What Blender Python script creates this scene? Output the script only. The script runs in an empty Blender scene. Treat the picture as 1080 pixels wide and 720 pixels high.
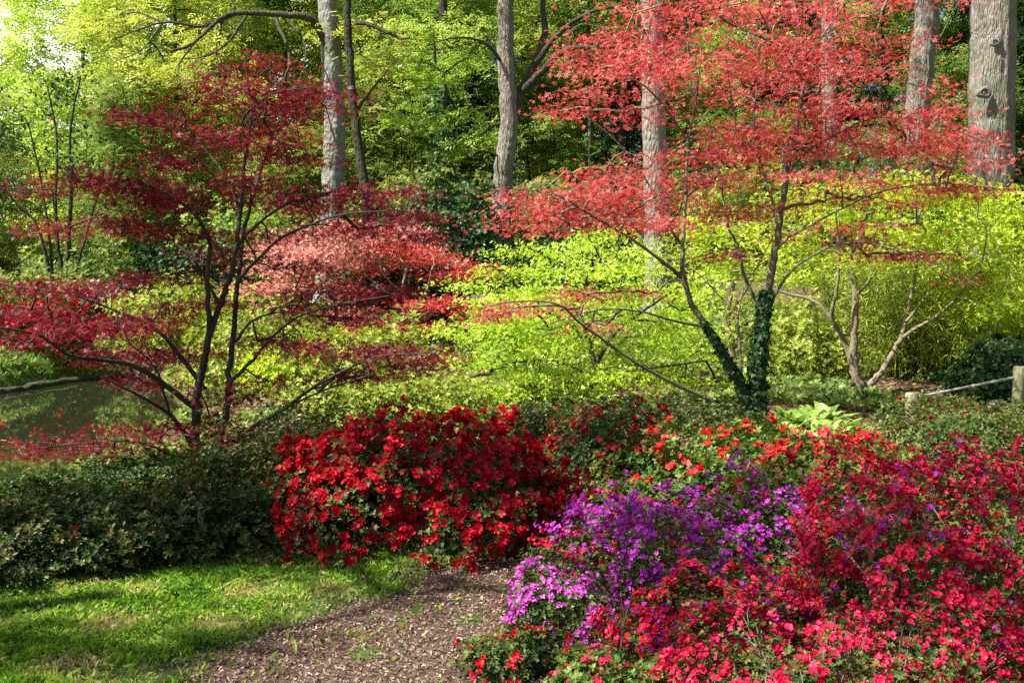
import bpy, math, random
import numpy as np
from mathutils import Vector

R = math.radians
random.seed(5)
rng = np.random.default_rng(11)
sc = bpy.context.scene
C = sc.collection

# ------------------------------------------------------------------ camera, sky, sun, exposure
F = 1158.0                      # focal length in photo pixels (photo 1080 x 720)
PITCH = math.atan(60 / F)       # the horizon lies at row 300
EYE = 1.7
cam = bpy.data.cameras.new("camera")
cam.sensor_width = 36.0
cam.lens = 36.0 * F / 1080.0
cam.clip_start = 0.1
cam.clip_end = 1500
cam_ob = bpy.data.objects.new("camera", cam)
cam_ob.location = (0, 0, EYE)
cam_ob.rotation_euler = (math.pi / 2 - PITCH, 0, 0)
C.objects.link(cam_ob)
sc.camera = cam_ob

SUN_EL = R(52)
SUN_AZ = R(247)                 # compass-like, clockwise from +Y: from the left, a little behind
SD = np.array([math.sin(SUN_AZ) * math.cos(SUN_EL), math.cos(SUN_AZ) * math.cos(SUN_EL), math.sin(SUN_EL)])
world = bpy.data.worlds.new("World")
sc.world = world
world.use_nodes = True
wn = world.node_tree
bg = wn.nodes["Background"]
sky = wn.nodes.new("ShaderNodeTexSky")
sky.sky_type = 'NISHITA'
sky.sun_disc = False
sky.sun_elevation = SUN_EL
sky.sun_rotation = SUN_AZ
sky.air_density = 1.0
sky.dust_density = 2.0
sky.ozone_density = 1.0
# broken white clouds over the blue
geo = wn.nodes.new("ShaderNodeTexCoord")
cn = wn.nodes.new("ShaderNodeTexNoise"); cn.inputs["Scale"].default_value = 2.6; cn.inputs["Detail"].default_value = 6
cr = wn.nodes.new("ShaderNodeValToRGB"); cr.color_ramp.elements[0].position = .38; cr.color_ramp.elements[1].position = .52
cm = wn.nodes.new("ShaderNodeMix"); cm.data_type = 'RGBA'; cm.inputs[7].default_value = (18, 18.2, 18.6, 1)
wn.links.new(geo.outputs["Generated"], cn.inputs["Vector"]); wn.links.new(cn.outputs["Fac"], cr.inputs[0])
dp = wn.nodes.new("ShaderNodeVectorMath"); dp.operation = 'DOT_PRODUCT'; dp.inputs[1].default_value = (-.50, .80, .33)
wn.links.new(geo.outputs["Generated"], dp.inputs[0])
mr = wn.nodes.new("ShaderNodeMapRange"); mr.inputs[1].default_value = .80; mr.inputs[2].default_value = .93
wn.links.new(dp.outputs["Value"], mr.inputs[0])
mu = wn.nodes.new("ShaderNodeMath"); mu.operation = 'MULTIPLY'
wn.links.new(cr.outputs[0], mu.inputs[0]); wn.links.new(mr.outputs[0], mu.inputs[1])
wn.links.new(mu.outputs[0], cm.inputs[0]); wn.links.new(sky.outputs[0], cm.inputs[6])
wn.links.new(cm.outputs[2], bg.inputs[0])
bg.inputs[1].default_value = 0.05
sun = bpy.data.lights.new("sun", 'SUN')
sun.energy = 5.0
sun.angle = R(0.5)
sun.color = (1.0, 0.95, 0.86)
sun_ob = bpy.data.objects.new("sun", sun)
sun_ob.rotation_euler = Vector(tuple(SD)).to_track_quat('Z', 'Y').to_euler()
sun_ob.location = tuple(SD * 60)
C.objects.link(sun_ob)
sc.view_settings.view_transform = 'Standard'
sc.view_settings.look = 'None'
sc.view_settings.gamma = 1.0
sc.view_settings.exposure = 1.32
sc.view_settings.use_curve_mapping = False
sc.cycles.max_bounces = 6
sc.cycles.diffuse_bounces = 2
sc.cycles.glossy_bounces = 3
sc.cycles.transmission_bounces = 4
sc.cycles.use_denoising = False

# ------------------------------------------------------------------ helpers
def at(px, py, d):
    """point seen at photo pixel (px, py), d metres in front of the camera along +Y"""
    u = (np.asarray(px, float) - 540) / F
    v = (360 - np.asarray(py, float)) / F
    cp, sp = math.cos(PITCH), math.sin(PITCH)
    dy = cp + v * sp
    dz = -sp + v * cp
    d = np.asarray(d, float)
    t = d / dy
    return np.stack(np.broadcast_arrays(u * t, d, EYE + dz * t), -1)

def ss(a, b, x):
    t = np.clip((np.asarray(x, float) - a) / (b - a), 0, 1)
    return t * t * (3 - 2 * t)

POND = np.array([(-30, 20.4), (-12, 20.3), (-9.9, 20.7), (-9.7, 22.2), (-9.3, 24.2), (-8.3, 24.6), (-7.2, 22.5), (-5.7, 18.5),
                 (-4.9, 14.5), (-4.7, 11.3), (-5.0, 10.1), (-6.6, 9.3), (-9, 9.0), (-30, 8.6)])
WATER = -0.38

def poly_sd(x, y, poly):
    """signed distance, negative inside"""
    x = np.asarray(x, float); y = np.asarray(y, float)
    d = np.full(x.shape, 1e9); inside = np.zeros(x.shape, bool)
    n = len(poly)
    for i in range(n):
        ax, ay = poly[i]; bx, by = poly[(i + 1) % n]
        ex, ey = bx - ax, by - ay
        t = np.clip(((x - ax) * ex + (y - ay) * ey) / (ex * ex + ey * ey), 0, 1)
        d = np.minimum(d, np.hypot(x - ax - t * ex, y - ay - t * ey))
        c = ((ay > y) != (by > y))
        with np.errstate(divide='ignore', invalid='ignore'):
            inside ^= c & (x < ax + (y - ay) * ex / (ey if ey != 0 else 1e-9))
    return np.where(inside, -d, d)

def H(x, y):
    x = np.asarray(x, float); y = np.asarray(y, float)
    lf = 0.35 + 0.65 * ss(-9, 0, x)
    z = 2.1 * ss(16, 33, y) * lf + 6.5 * ss(33, 95, y)
    z = z + 0.06 * np.sin(x * 0.9 + 1.3) * np.sin(y * 0.7) * ss(9, 16, y)
    s = poly_sd(x, y, POND)
    bank = ss(0.55, -0.25, s)
    z = z * (1 - bank) + (-0.9) * bank
    low = ss(2.0, 0.5, s) * (1 - bank)
    return z - 0.14 * low

def snoise(p, wl, seed):
    """smooth pseudo noise about -1..1 with wavelength wl"""
    r = np.random.default_rng(seed)
    out = np.zeros(len(p))
    for _ in range(7):
        k = r.normal(size=3); k /= np.linalg.norm(k)
        k *= 2 * math.pi / (wl * r.uniform(0.7, 1.5))
        out += np.sin(p @ k + r.uniform(0, 6.28))
    return out / 2.8

def norm(v):
    return v / np.maximum(np.linalg.norm(v, axis=-1, keepdims=True), 1e-9)

def frames(n, spin=None):
    """rotation matrices whose local z is n, spun at random (or so that local x follows the given direction)"""
    n = norm(n)
    if spin is None:
        a = rng.normal(size=n.shape)
    else:
        a = spin
    x = norm(a - n * np.sum(a * n, -1, keepdims=True))
    y = np.cross(n, x)
    return np.stack([x, y, n], -1)

class Acc:
    """collects equal-sided faces for one mesh"""
    def __init__(s, k=4):
        s.k = k; s.v = []; s.f = []; s.r = []; s.n = 0
    def add(s, v, f, r=None):
        v = np.asarray(v, float).reshape(-1, 3); f = np.asarray(f, int).reshape(-1, s.k)
        s.v.append(v); s.f.append(f + s.n); s.n += len(v)
        s.r.append(np.full(len(f), rng.uniform()) if r is None else np.asarray(r, float))
        return s
    def inst(s, tmpl, pos, fr, sc_, r=None):
        tv, tf = tmpl
        n = len(pos)
        if n == 0: return s
        scl = np.broadcast_to(np.asarray(sc_, float).reshape(-1, 1, 1), (n, 1, 1))
        v = np.einsum('nij,kj->nki', fr, tv) * scl + pos[:, None, :]
        f = tf[None] + (np.arange(n) * len(tv))[:, None, None]
        if r is None: r = rng.uniform(size=n)
        return s.add(v, f, np.clip(np.repeat(r, len(tf)) + rng.normal(size=n * len(tf)) * .05, 0, 1))
    def tube(s, pts, rad, sides=7, cap=True, r=None, lump=0.0, ridge=0.0):
        pts = np.asarray(pts, float); m = len(pts)
        rad = np.broadcast_to(np.asarray(rad, float), (m,))
        tan = np.gradient(pts, axis=0); tan = norm(tan)
        ref = np.array([0, 1.0, 0.02]) if abs(tan[:, 1]).max() < 0.9 else np.array([1.0, 0.02, 0])
        x = norm(np.cross(np.broadcast_to(ref, tan.shape), tan)); y = np.cross(tan, x)
        a = np.arange(sides) / sides * 2 * math.pi
        rr = rad[:, None] * np.ones(sides)
        if lump:
            rr = rr * (1 + lump * (0.6 * np.sin(3 * a + rng.uniform(0, 6))[None] + rng.normal(size=(m, sides)) * 0.35))
        if ridge:
            zz = np.concatenate([[0], np.cumsum(np.linalg.norm(np.diff(pts, axis=0), axis=1))])[:, None]
            for kf in (11, 17, 23, 29):
                rr = rr * (1 + ridge * np.abs(np.sin(kf * a[None] / 2 + rng.uniform(0, 6) + .5 * np.sin(zz * rng.uniform(1, 3) + rng.uniform(0, 6)))) - ridge * .5)
        ring = pts[:, None] + rr[..., None] * (np.cos(a)[None, :, None] * x[:, None] + np.sin(a)[None, :, None] * y[:, None])
        i = np.arange(m - 1)[:, None] * sides; j = np.arange(sides)[None]
        q = np.stack([i + j, i + (j + 1) % sides, i + sides + (j + 1) % sides, i + sides + j], -1).reshape(-1, 4)
        return s.add(ring, q, r=None if r is None else np.full(len(q), r))
    def build(s, name, mat, parent=None, smooth=False, origin=None):
        me = bpy.data.meshes.new(name)
        if s.v:
            v = np.concatenate(s.v); f = np.concatenate(s.f); r = np.concatenate(s.r)
            if origin is not None: v = v - np.asarray(origin)
            me.vertices.add(len(v)); me.vertices.foreach_set("co", v.astype(np.float32).ravel())
            me.loops.add(f.size); me.loops.foreach_set("vertex_index", f.astype(np.int32).ravel())
            me.polygons.add(len(f))
            me.polygons.foreach_set("loop_start", (np.arange(len(f)) * s.k).astype(np.int32))
            if smooth: me.polygons.foreach_set("use_smooth", np.ones(len(f), bool))
            me.update(calc_edges=True)
            a = me.attributes.new("rnd", 'FLOAT', 'FACE'); a.data.foreach_set("value", r.astype(np.float32))
        me.materials.append(mat)
        o = bpy.data.objects.new(name, me)
        C.objects.link(o)
        if parent is not None: o.parent = parent
        return o

def tag(o, label, cat, group=None):
    o["label"] = label; o["category"] = cat
    if group: o["group"] = group
    return o
def kind(o, k):
    o["kind"] = k; return o
def thing(name, label, cat, loc, group=None):
    o = bpy.data.objects.new(name, None); C.objects.link(o)
    o.empty_display_size = 0.2; o.location = tuple(float(c) for c in loc)
    return tag(o, label, cat, group)

def copy_tree(o, parent=None):
    c = o.copy(); C.objects.link(c)
    if parent is not None: c.parent = parent
    for ch in list(o.children): copy_tree(ch, c)
    return c

# leaf, flower templates (local z faces the light, leaf lies along x)
def T(v, f): return np.array(v, float), np.array(f, int)
def rot_pts(v, a):
    c, s_ = math.cos(a), math.sin(a)
    return [(c * x - s_ * y, s_ * x + c * y, z) for x, y, z in v]
LEAF = T([(-.5, 0, 0), (0, -.3, .08), (.5, 0, -.05), (0, .3, .08)], [(0, 1, 2, 3)])
SPRAY = T(sum([[(x, y, z), (x + .3 * c - .1 * s_, y + .3 * s_ + .1 * c, z + .04), (x + .62 * c, y + .62 * s_, z - .05), (x + .3 * c + .1 * s_, y + .3 * s_ - .1 * c, z + .04)]
               for x, y, z, c, s_ in [(-.5, 0, 0, .5, .85), (-.5, 0, 0, .5, -.85), (-.1, 0, .02, .6, .8), (-.1, .0, .02, .6, -.8), (.15, 0, 0, 1, 0)]], []),
          [(4 * i, 4 * i + 1, 4 * i + 2, 4 * i + 3) for i in range(5)])
def lobes(spec):
    v, f = [], []
    for a, L, w in spec:
        q = rot_pts([(0, 0, 0), (.42 * L, -w, .05), (L, 0, -.1), (.42 * L, w, .05)], R(a))
        f.append(tuple(range(len(v), len(v) + 4))); v += q
    return T(v, f)
MAPLE = lobes([(-108, .6, .09), (-54, .9, .12), (0, 1.05, .12), (54, .9, .12), (108, .6, .09)])
MAPLE3 = lobes([(-62, .9, .2), (0, 1, .2), (62, .9, .2)])
def rosette(n, tilt, w, inner=.0):
    v, f = [], []
    for i in range(n):
        t = tilt + 0.25 * math.sin(i * 2.4)
        c, s_ = math.cos(t), math.sin(t)
        L = 1 - 0.2 * (i % 2)
        q = rot_pts([(inner, 0, 0), (.55 * L * c, -w, .55 * L * s_ + .03), (L * c, 0, L * s_ - .08), (.55 * L * c, w, .55 * L * s_ + .03)], i * 2 * math.pi / n + .3 * math.sin(i * 5))
        f.append(tuple(range(len(v), len(v) + 4))); v += q
    return T(v, f)
ROSETTE = rosette(6, .55, .19)
ROSETTE_FLAT = rosette(5, .25, .2)
BLADES = rosette(4, -.45, .055)
def flower(z0=-.45, zt=.12, rt=1.0, w=.33, r_=.84, zr=.2):
    v, f = [], []
    for i in range(5):
        b_ = 1 + .12 * math.sin(i * 2.1)
        q = rot_pts([(0, 0, z0), (.5 * rt, -w, .12), (r_ * b_, -w * .95, zr + .06 * math.cos(i * 3)), (rt * b_, 0, zt), (r_ * b_, w * .95, zr - .06 * math.cos(i * 3)), (.5 * rt, w, .12)], i * 1.2566 + .12 * math.sin(i * 5))
        f.append(tuple(range(len(v), len(v) + 6))); v += q
    return T(v, f)
FLOWER = flower()
FLOWER_HALF = flower(-.55, .62, .62, .26, .55, .5)
BLADE = T([(-.5, 0, 0), (.0, -.06, .0), (.5, 0, -.25), (.0, .06, .0)], [(0, 1, 2, 3)])

# ------------------------------------------------------------------ materials
def new_mat(name):
    m = bpy.data.materials.new(name); m.use_nodes = True
    nt = m.node_tree; nt.nodes.clear()
    out = nt.nodes.new("ShaderNodeOutputMaterial")
    return m, nt, out
def ramp(nt, cols, pos=None, interp='LINEAR'):
    r = nt.nodes.new("ShaderNodeValToRGB"); r.color_ramp.interpolation = interp
    e = r.color_ramp.elements
    while len(e) < len(cols): e.new(0.5)
    for i, c in enumerate(cols):
        e[i].position = pos[i] if pos else i / max(1, len(cols) - 1)
        e[i].color = (*c, 1)
    return r
def leaf_mat(name, cols, trans=0.4, gloss=0.05, tint=(1.15, 1.1, 0.7), rough=0.35, objvar=0.0):
    m, nt, out = new_mat(name); L = nt.links.new; N = nt.nodes.new
    at_ = N("ShaderNodeAttribute"); at_.attribute_name = "rnd"
    rp = ramp(nt, cols); L(at_.outputs["Fac"], rp.inputs[0])
    col = rp.outputs[0]
    if objvar:
        oi = N("ShaderNodeObjectInfo"); hs = N("ShaderNodeHueSaturation")
        mr = N("ShaderNodeMapRange"); mr.inputs[3].default_value = 0.5 - objvar * .02; mr.inputs[4].default_value = 0.5 + objvar * .09
        L(oi.outputs["Random"], mr.inputs[0]); L(mr.outputs[0], hs.inputs["Hue"])
        mr2 = N("ShaderNodeMapRange"); mr2.inputs[3].default_value = 1 - objvar * .4; mr2.inputs[4].default_value = 1 + objvar * .4
        ml = N("ShaderNodeMath"); ml.operation = 'FRACT'; mm = N("ShaderNodeMath"); mm.operation = 'MULTIPLY'; mm.inputs[1].default_value = 7.31
        L(oi.outputs["Random"], mm.inputs[0]); L(mm.outputs[0], ml.inputs[0]); L(ml.outputs[0], mr2.inputs[0]); L(mr2.outputs[0], hs.inputs["Value"])
        L(col, hs.inputs["Color"]); col = hs.outputs[0]
    di = N("ShaderNodeBsdfDiffuse"); tr = N("ShaderNodeBsdfTranslucent"); gl = N("ShaderNodeBsdfGlossy")
    gl.inputs["Roughness"].default_value = rough + .12
    gl.inputs["Color"].default_value = (.55, .6, .5, 1)
    mx = N("ShaderNodeMix"); mx.data_type = 'RGBA'; mx.blend_type = 'MULTIPLY'; mx.inputs[0].default_value = 1
    L(col, mx.inputs[6]); mx.inputs[7].default_value = (*tint, 1)
    L(col, di.inputs[0]); L(mx.outputs[2], tr.inputs[0])
    m1 = N("ShaderNodeMixShader"); m1.inputs[0].default_value = trans
    L(di.outputs[0], m1.inputs[1]); L(tr.outputs[0], m1.inputs[2])
    m2 = N("ShaderNodeMixShader"); m2.inputs[0].default_value = gloss * .5
    L(m1.outputs[0], m2.inputs[1]); L(gl.outputs[0], m2.inputs[2]); L(m2.outputs[0], out.inputs[0])
    return m
def bark_mat(name, cols, scale=6.0, stretch=0.25, bump=0.5, pos=None, moss=None):
    m, nt, out = new_mat(name); L = nt.links.new; N = nt.nodes.new
    tc = N("ShaderNodeTexCoord"); mp = N("ShaderNodeMapping"); mp.inputs["Scale"].default_value = (scale, scale, scale * stretch)
    L(tc.outputs["Object"], mp.inputs[0])
    n1 = N("ShaderNodeTexNoise"); n1.inputs["Scale"].default_value = 2.2; n1.inputs["Detail"].default_value = 6; n1.inputs["Roughness"].default_value = .65
    L(mp.outputs[0], n1.inputs["Vector"])
    rp = ramp(nt, cols, pos); L(n1.outputs["Fac"], rp.inputs[0])
    col = rp.outputs[0]
    n2 = N("ShaderNodeTexNoise"); n2.inputs["Scale"].default_value = 1.3; n2.inputs["Detail"].default_value = 3
    L(tc.outputs["Object"], n2.inputs["Vector"])
    if moss:
        r2 = ramp(nt, [(0, 0, 0), (1, 1, 1)], [.48, .62]); L(n2.outputs["Fac"], r2.inputs[0])
        mx = N("ShaderNodeMix"); mx.data_type = 'RGBA'; L(r2.outputs[0], mx.inputs[0]); L(col, mx.inputs[6]); mx.inputs[7].default_value = (*moss, 1)
        col = mx.outputs[2]
    b = N("ShaderNodeBsdfPrincipled"); b.inputs["Roughness"].default_value = .9
    b.inputs["Specular IOR Level"].default_value = .2
    L(col, b.inputs["Base Color"])
    vo = N("ShaderNodeTexVoronoi"); vo.feature = 'DISTANCE_TO_EDGE'; vo.inputs["Scale"].default_value = 3.0
    L(mp.outputs[0], vo.inputs["Vector"])
    ad = N("ShaderNodeMath"); ad.operation = 'ADD'; L(vo.outputs["Distance"], ad.inputs[0]); L(n1.outputs["Fac"], ad.inputs[1])
    bp = N("ShaderNodeBump"); bp.inputs["Strength"].default_value = min(1, bump); bp.inputs["Distance"].default_value = .06 + .12 * bump
    L(ad.outputs[0], bp.inputs["Height"]); L(bp.outputs[0], b.inputs["Normal"]); L(b.outputs[0], out.inputs[0])
    return m

M = {}
M['maple_dark'] = leaf_mat('maple_dark', [(.09, .006, .02), (.17, .010, .026), (.25, .018, .036), (.36, .035, .045)], .45, .07, (1.25, .8, .9))
M['maple_red'] = leaf_mat('maple_red', [(.30, .012, .035), (.55, .065, .085), (.68, .16, .165), (.80, .34, .30)], .45, .05, (1.2, .75, .7))
M['maple_salmon'] = leaf_mat('maple_salmon', [(.52, .17, .15), (.66, .28, .24), (.74, .38, .33), (.80, .50, .45)], .4, .04, (1.1, .9, .8))
M['maple_coral'] = leaf_mat('maple_coral', [(.38, .025, .04), (.52, .06, .06), (.62, .11, .09), (.66, .2, .13)], .4, .04, (1.1, .8, .8))
M['lime'] = leaf_mat('lime', [(.26, .44, .02), (.44, .64, .04), (.58, .75, .09), (.70, .82, .22)], .45, .03, (1.05, 1.05, .6))
M['golden'] = leaf_mat('golden', [(.22, .33, .02), (.40, .54, .03), (.54, .66, .06), (.66, .74, .16)], .45, .03, (1.05, 1.05, .6))
M['cream_green'] = leaf_mat('cream_green', [(.12, .18, .02), (.24, .32, .04), (.38, .45, .07), (.48, .52, .15)], .35, .04)
M['bamboo'] = leaf_mat('bamboo', [(.10, .16, .02), (.22, .30, .03), (.36, .43, .06), (.52, .56, .14)], .35, .06)
M['wood_yellow'] = leaf_mat('wood_yellow', [(.19, .25, .03), (.36, .45, .07), (.53, .60, .14), (.68, .71, .30)], .5, .03, objvar=.5)
M['wood_green'] = leaf_mat('wood_green', [(.06, .10, .02), (.17, .25, .05), (.32, .41, .10), (.52, .58, .22)], .5, .04, objvar=.5)
M['wood_far_shaded'] = leaf_mat('wood_far_shaded', [(.02, .05, .01), (.05, .11, .015), (.10, .18, .025), (.18, .27, .05)], .4, .03)  # leaf greens darkened so the colour carries the shadow deep in the wood
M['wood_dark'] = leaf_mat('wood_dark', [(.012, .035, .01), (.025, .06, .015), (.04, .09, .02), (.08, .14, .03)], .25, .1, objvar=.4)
M['hedge'] = leaf_mat('hedge', [(.013, .026, .004), (.028, .052, .007), (.05, .088, .010), (.10, .125, .022), (.14, .08, .025)], .25, .08, objvar=.5)
M['azalea_leaf'] = leaf_mat('azalea_leaf', [(.015, .035, .008), (.035, .075, .012), (.07, .12, .02), (.14, .18, .04), (.14, .055, .025)], .3, .07)
M['fresh_leaf'] = leaf_mat('fresh_leaf', [(.08, .17, .02), (.15, .28, .03), (.24, .38, .06), (.34, .46, .12)], .4, .08)
M['azalea_green'] = leaf_mat('azalea_green', [(.025, .06, .01), (.06, .13, .018), (.11, .21, .03), (.22, .30, .06), (.17, .07, .03)], .35, .06)
M['hosta'] = leaf_mat('hosta', [(.16, .30, .04), (.26, .42, .07), (.38, .54, .13), (.5, .62, .25)], .4, .1)
M['shrub_small'] = leaf_mat('shrub_small', [(.02, .05, .012), (.05, .10, .018), (.11, .16, .03), (.20, .23, .06), (.16, .07, .05)], .3, .06)
M['ivy'] = leaf_mat('ivy', [(.008, .03, .008), (.015, .05, .012), (.03, .09, .02), (.10, .22, .05)], .15, .09, rough=.4)
M['fl_red'] = leaf_mat('fl_red', [(.26, .001, .008), (.42, .003, .016), (.58, .010, .03), (.74, .05, .06)], .35, .04, (1.1, .6, .6))
M['fl_darkred'] = leaf_mat('fl_darkred', [(.20, .003, .012), (.32, .008, .02), (.42, .012, .03)], .3, .04, (1.1, .6, .6))
M['fl_crimson'] = leaf_mat('fl_crimson', [(.36, .003, .03), (.56, .009, .06), (.70, .028, .105), (.80, .10, .18)], .35, .03, (1.1, .7, .8))
M['fl_purple'] = leaf_mat('fl_purple', [(.25, .012, .24), (.42, .03, .40), (.56, .07, .55), (.68, .17, .66)], .35, .03, (1.1, .8, 1.1))
M['fl_magenta'] = leaf_mat('fl_magenta', [(.50, .06, .42), (.62, .12, .52), (.70, .2, .6)], .35, .03, (1.1, .8, 1.1))
M['fl_orange'] = leaf_mat('fl_orange', [(.55, .008, .012), (.66, .02, .02), (.74, .06, .05), (.78, .20, .15)], .35, .03, (1.1, .7, .7))
M['fl_coralpink'] = leaf_mat('fl_coralpink', [(.72, .10, .10), (.78, .25, .22), (.8, .4, .36)], .35, .03, (1.1, .8, .8))
M['fl_palepink'] = leaf_mat('fl_palepink', [(.6, .3, .33), (.7, .45, .48), (.75, .6, .6)], .35, .03)
M['bark_maple'] = bark_mat('bark_maple', [(.025, .02, .016), (.06, .05, .04), (.12, .11, .085)], 14, .3, .3, moss=(.09, .10, .05))
M['bark_lichen'] = bark_mat('bark_lichen', [(.045, .04, .028), (.13, .12, .085), (.28, .27, .19)], 10, .35, .5, moss=(.24, .26, .13))
M['bark_pale'] = bark_mat('bark_pale', [(.12, .10, .07), (.24, .20, .14), (.34, .30, .22)], 14, .3, .3, moss=(.16, .17, .08))
M['bark_beech'] = bark_mat('bark_beech', [(.05, .055, .045), (.25, .25, .22), (.58, .58, .54)], 2.6, .6, .6, moss=(.13, .15, .08))
M['bark_oak'] = bark_mat('bark_oak', [(.09, .075, .06), (.30, .265, .22), (.54, .50, .44)], 7, .16, .8, moss=(.22, .23, .17))
M['bark_limb'] = bark_mat('bark_limb', [(.03, .027, .02), (.085, .075, .055), (.2, .19, .15)], 7, .3, .7, moss=(.10, .12, .04))
M['bark_grey'] = bark_mat('bark_grey', [(.11, .10, .085), (.28, .265, .235), (.45, .43, .39)], 5, .3, .7, moss=(.26, .26, .2))
M['bark_dark'] = bark_mat('bark_dark', [(.02, .018, .014), (.06, .052, .04), (.12, .11, .09)], 7, .25, .7, moss=(.06, .08, .03))
M['stem'] = bark_mat('stem', [(.05, .035, .025), (.12, .085, .06), (.2, .15, .11)], 20, .4, .2)
M['post_wood'] = bark_mat('post_wood', [(.20, .17, .11), (.34, .30, .20), (.45, .41, .30)], 22, .12, .4, moss=(.22, .26, .12))
M['rail_wood'] = bark_mat('rail_wood', [(.12, .11, .10), (.26, .25, .23), (.38, .37, .35)], 22, .5, .3)
M['rock'] = bark_mat('rock', [(.20, .16, .14), (.36, .30, .26), (.5, .44, .40)], 5, 1.0, .7, moss=(.22, .21, .12))
M['edging'] = bark_mat('edging', [(.03, .025, .02), (.09, .075, .06), (.20, .18, .15)], 6, 1.0, .8, moss=(.07, .08, .03))
M['grass'] = leaf_mat('grass', [(.07, .17, .015), (.14, .30, .025), (.23, .41, .04), (.38, .50, .08), (.46, .41, .18)], .4, .05)
M['litter'] = leaf_mat('litter', [(.10, .05, .03), (.20, .11, .06), (.32, .20, .12), (.45, .34, .24)], .15, .05, rough=.5)
M['chips'] = leaf_mat('chips', [(.05, .03, .024), (.12, .075, .058), (.20, .135, .105), (.29, .21, .17), (.40, .31, .26)], .0, .03, rough=.6)

def ground_mat():
    m, nt, out = new_mat('ground'); L = nt.links.new; N = nt.nodes.new
    tc = N("ShaderNodeTexCoord")
    n1 = N("ShaderNodeTexNoise"); n1.inputs["Scale"].default_value = 9; n1.inputs["Detail"].default_value = 8; n1.inputs["Roughness"].default_value = .7
    L(tc.outputs["Object"], n1.inputs["Vector"])
    soil = ramp(nt, [(.035, .022, .014), (.10, .065, .04), (.2, .14, .09), (.34, .27, .19)], [.3, .47, .6, .75]); L(n1.outputs["Fac"], soil.inputs[0])
    n2 = N("ShaderNodeTexNoise"); n2.inputs["Scale"].default_value = .55; n2.inputs["Detail"].default_value = 5
    L(tc.outputs["Object"], n2.inputs["Vector"])
    green = ramp(nt, [(.035, .06, .012), (.07, .12, .02), (.15, .19, .04)], [.3, .5, .7]); L(n1.outputs["Fac"], green.inputs[0])
    mk = ramp(nt, [(0, 0, 0), (1, 1, 1)], [.45, .58]); L(n2.outputs["Fac"], mk.inputs[0])
    mx = N("ShaderNodeMix"); mx.data_type = 'RGBA'; L(mk.outputs[0], mx.inputs[0]); L(soil.outputs[0], mx.inputs[6]); L(green.outputs[0], mx.inputs[7])
    b = N("ShaderNodeBsdfPrincipled"); b.inputs["Roughness"].default_value = .95; b.inputs["Specular IOR Level"].default_value = .1
    L(mx.outputs[2], b.inputs["Base Color"])
    bp = N("ShaderNodeBump"); bp.inputs["Strength"].default_value = .8; bp.inputs["Distance"].default_value = .05
    L(n1.outputs["Fac"], bp.inputs["Height"]); L(bp.outputs[0], b.inputs["Normal"]); L(b.outputs[0], out.inputs[0])
    return m
M['ground'] = ground_mat()
def simple_noise_mat(name, cols, scale, bump=.5, rough=.95):
    m, nt, out = new_mat(name); L = nt.links.new; N = nt.nodes.new
    tc = N("ShaderNodeTexCoord"); n1 = N("ShaderNodeTexNoise"); n1.inputs["Scale"].default_value = scale; n1.inputs["Detail"].default_value = 8; n1.inputs["Roughness"].default_value = .75
    L(tc.outputs["Object"], n1.inputs["Vector"])
    rp = ramp(nt, cols, list(np.linspace(.3, .72, len(cols)))); L(n1.outputs["Fac"], rp.inputs[0])
    b = N("ShaderNodeBsdfPrincipled"); b.inputs["Roughness"].default_value = rough; b.inputs["Specular IOR Level"].default_value = .1
    L(rp.outputs[0], b.inputs["Base Color"])
    bp = N("ShaderNodeBump"); bp.inputs["Strength"].default_value = bump; bp.inputs["Distance"].default_value = .02
    L(n1.outputs["Fac"], bp.inputs["Height"]); L(bp.outputs[0], b.inputs["Normal"]); L(b.outputs[0], out.inputs[0])
    return m
M['path'] = simple_noise_mat('path', [(.03, .018, .012), (.07, .042, .028), (.13, .085, .056), (.2, .14, .1)], 40)
M['lawn'] = simple_noise_mat('lawn', [(.03, .03, .012), (.045, .075, .014), (.07, .11, .02), (.16, .14, .06)], 14)
def water_mat():
    m, nt, out = new_mat('water'); L = nt.links.new; N = nt.nodes.new
    b = N("ShaderNodeBsdfPrincipled"); b.inputs["Base Color"].default_value = (.018, .022, .010, 1)
    b.inputs["Roughness"].default_value = .02; b.inputs["IOR"].default_value = 1.33
    tc = N("ShaderNodeTexCoord"); n1 = N("ShaderNodeTexNoise"); n1.inputs["Scale"].default_value = 1.6; n1.inputs["Detail"].default_value = 3
    mp = N("ShaderNodeMapping"); mp.inputs["Scale"].default_value = (1, .45, 1)
    L(tc.outputs["Object"], mp.inputs[0]); L(mp.outputs[0], n1.inputs["Vector"])
    bp = N("ShaderNodeBump"); bp.inputs["Strength"].default_value = .05; bp.inputs["Distance"].default_value = .03
    L(n1.outputs["Fac"], bp.inputs["Height"]); L(bp.outputs[0], b.inputs["Normal"]); L(b.outputs[0], out.inputs[0])
    return m
M['water'] = water_mat()

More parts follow.
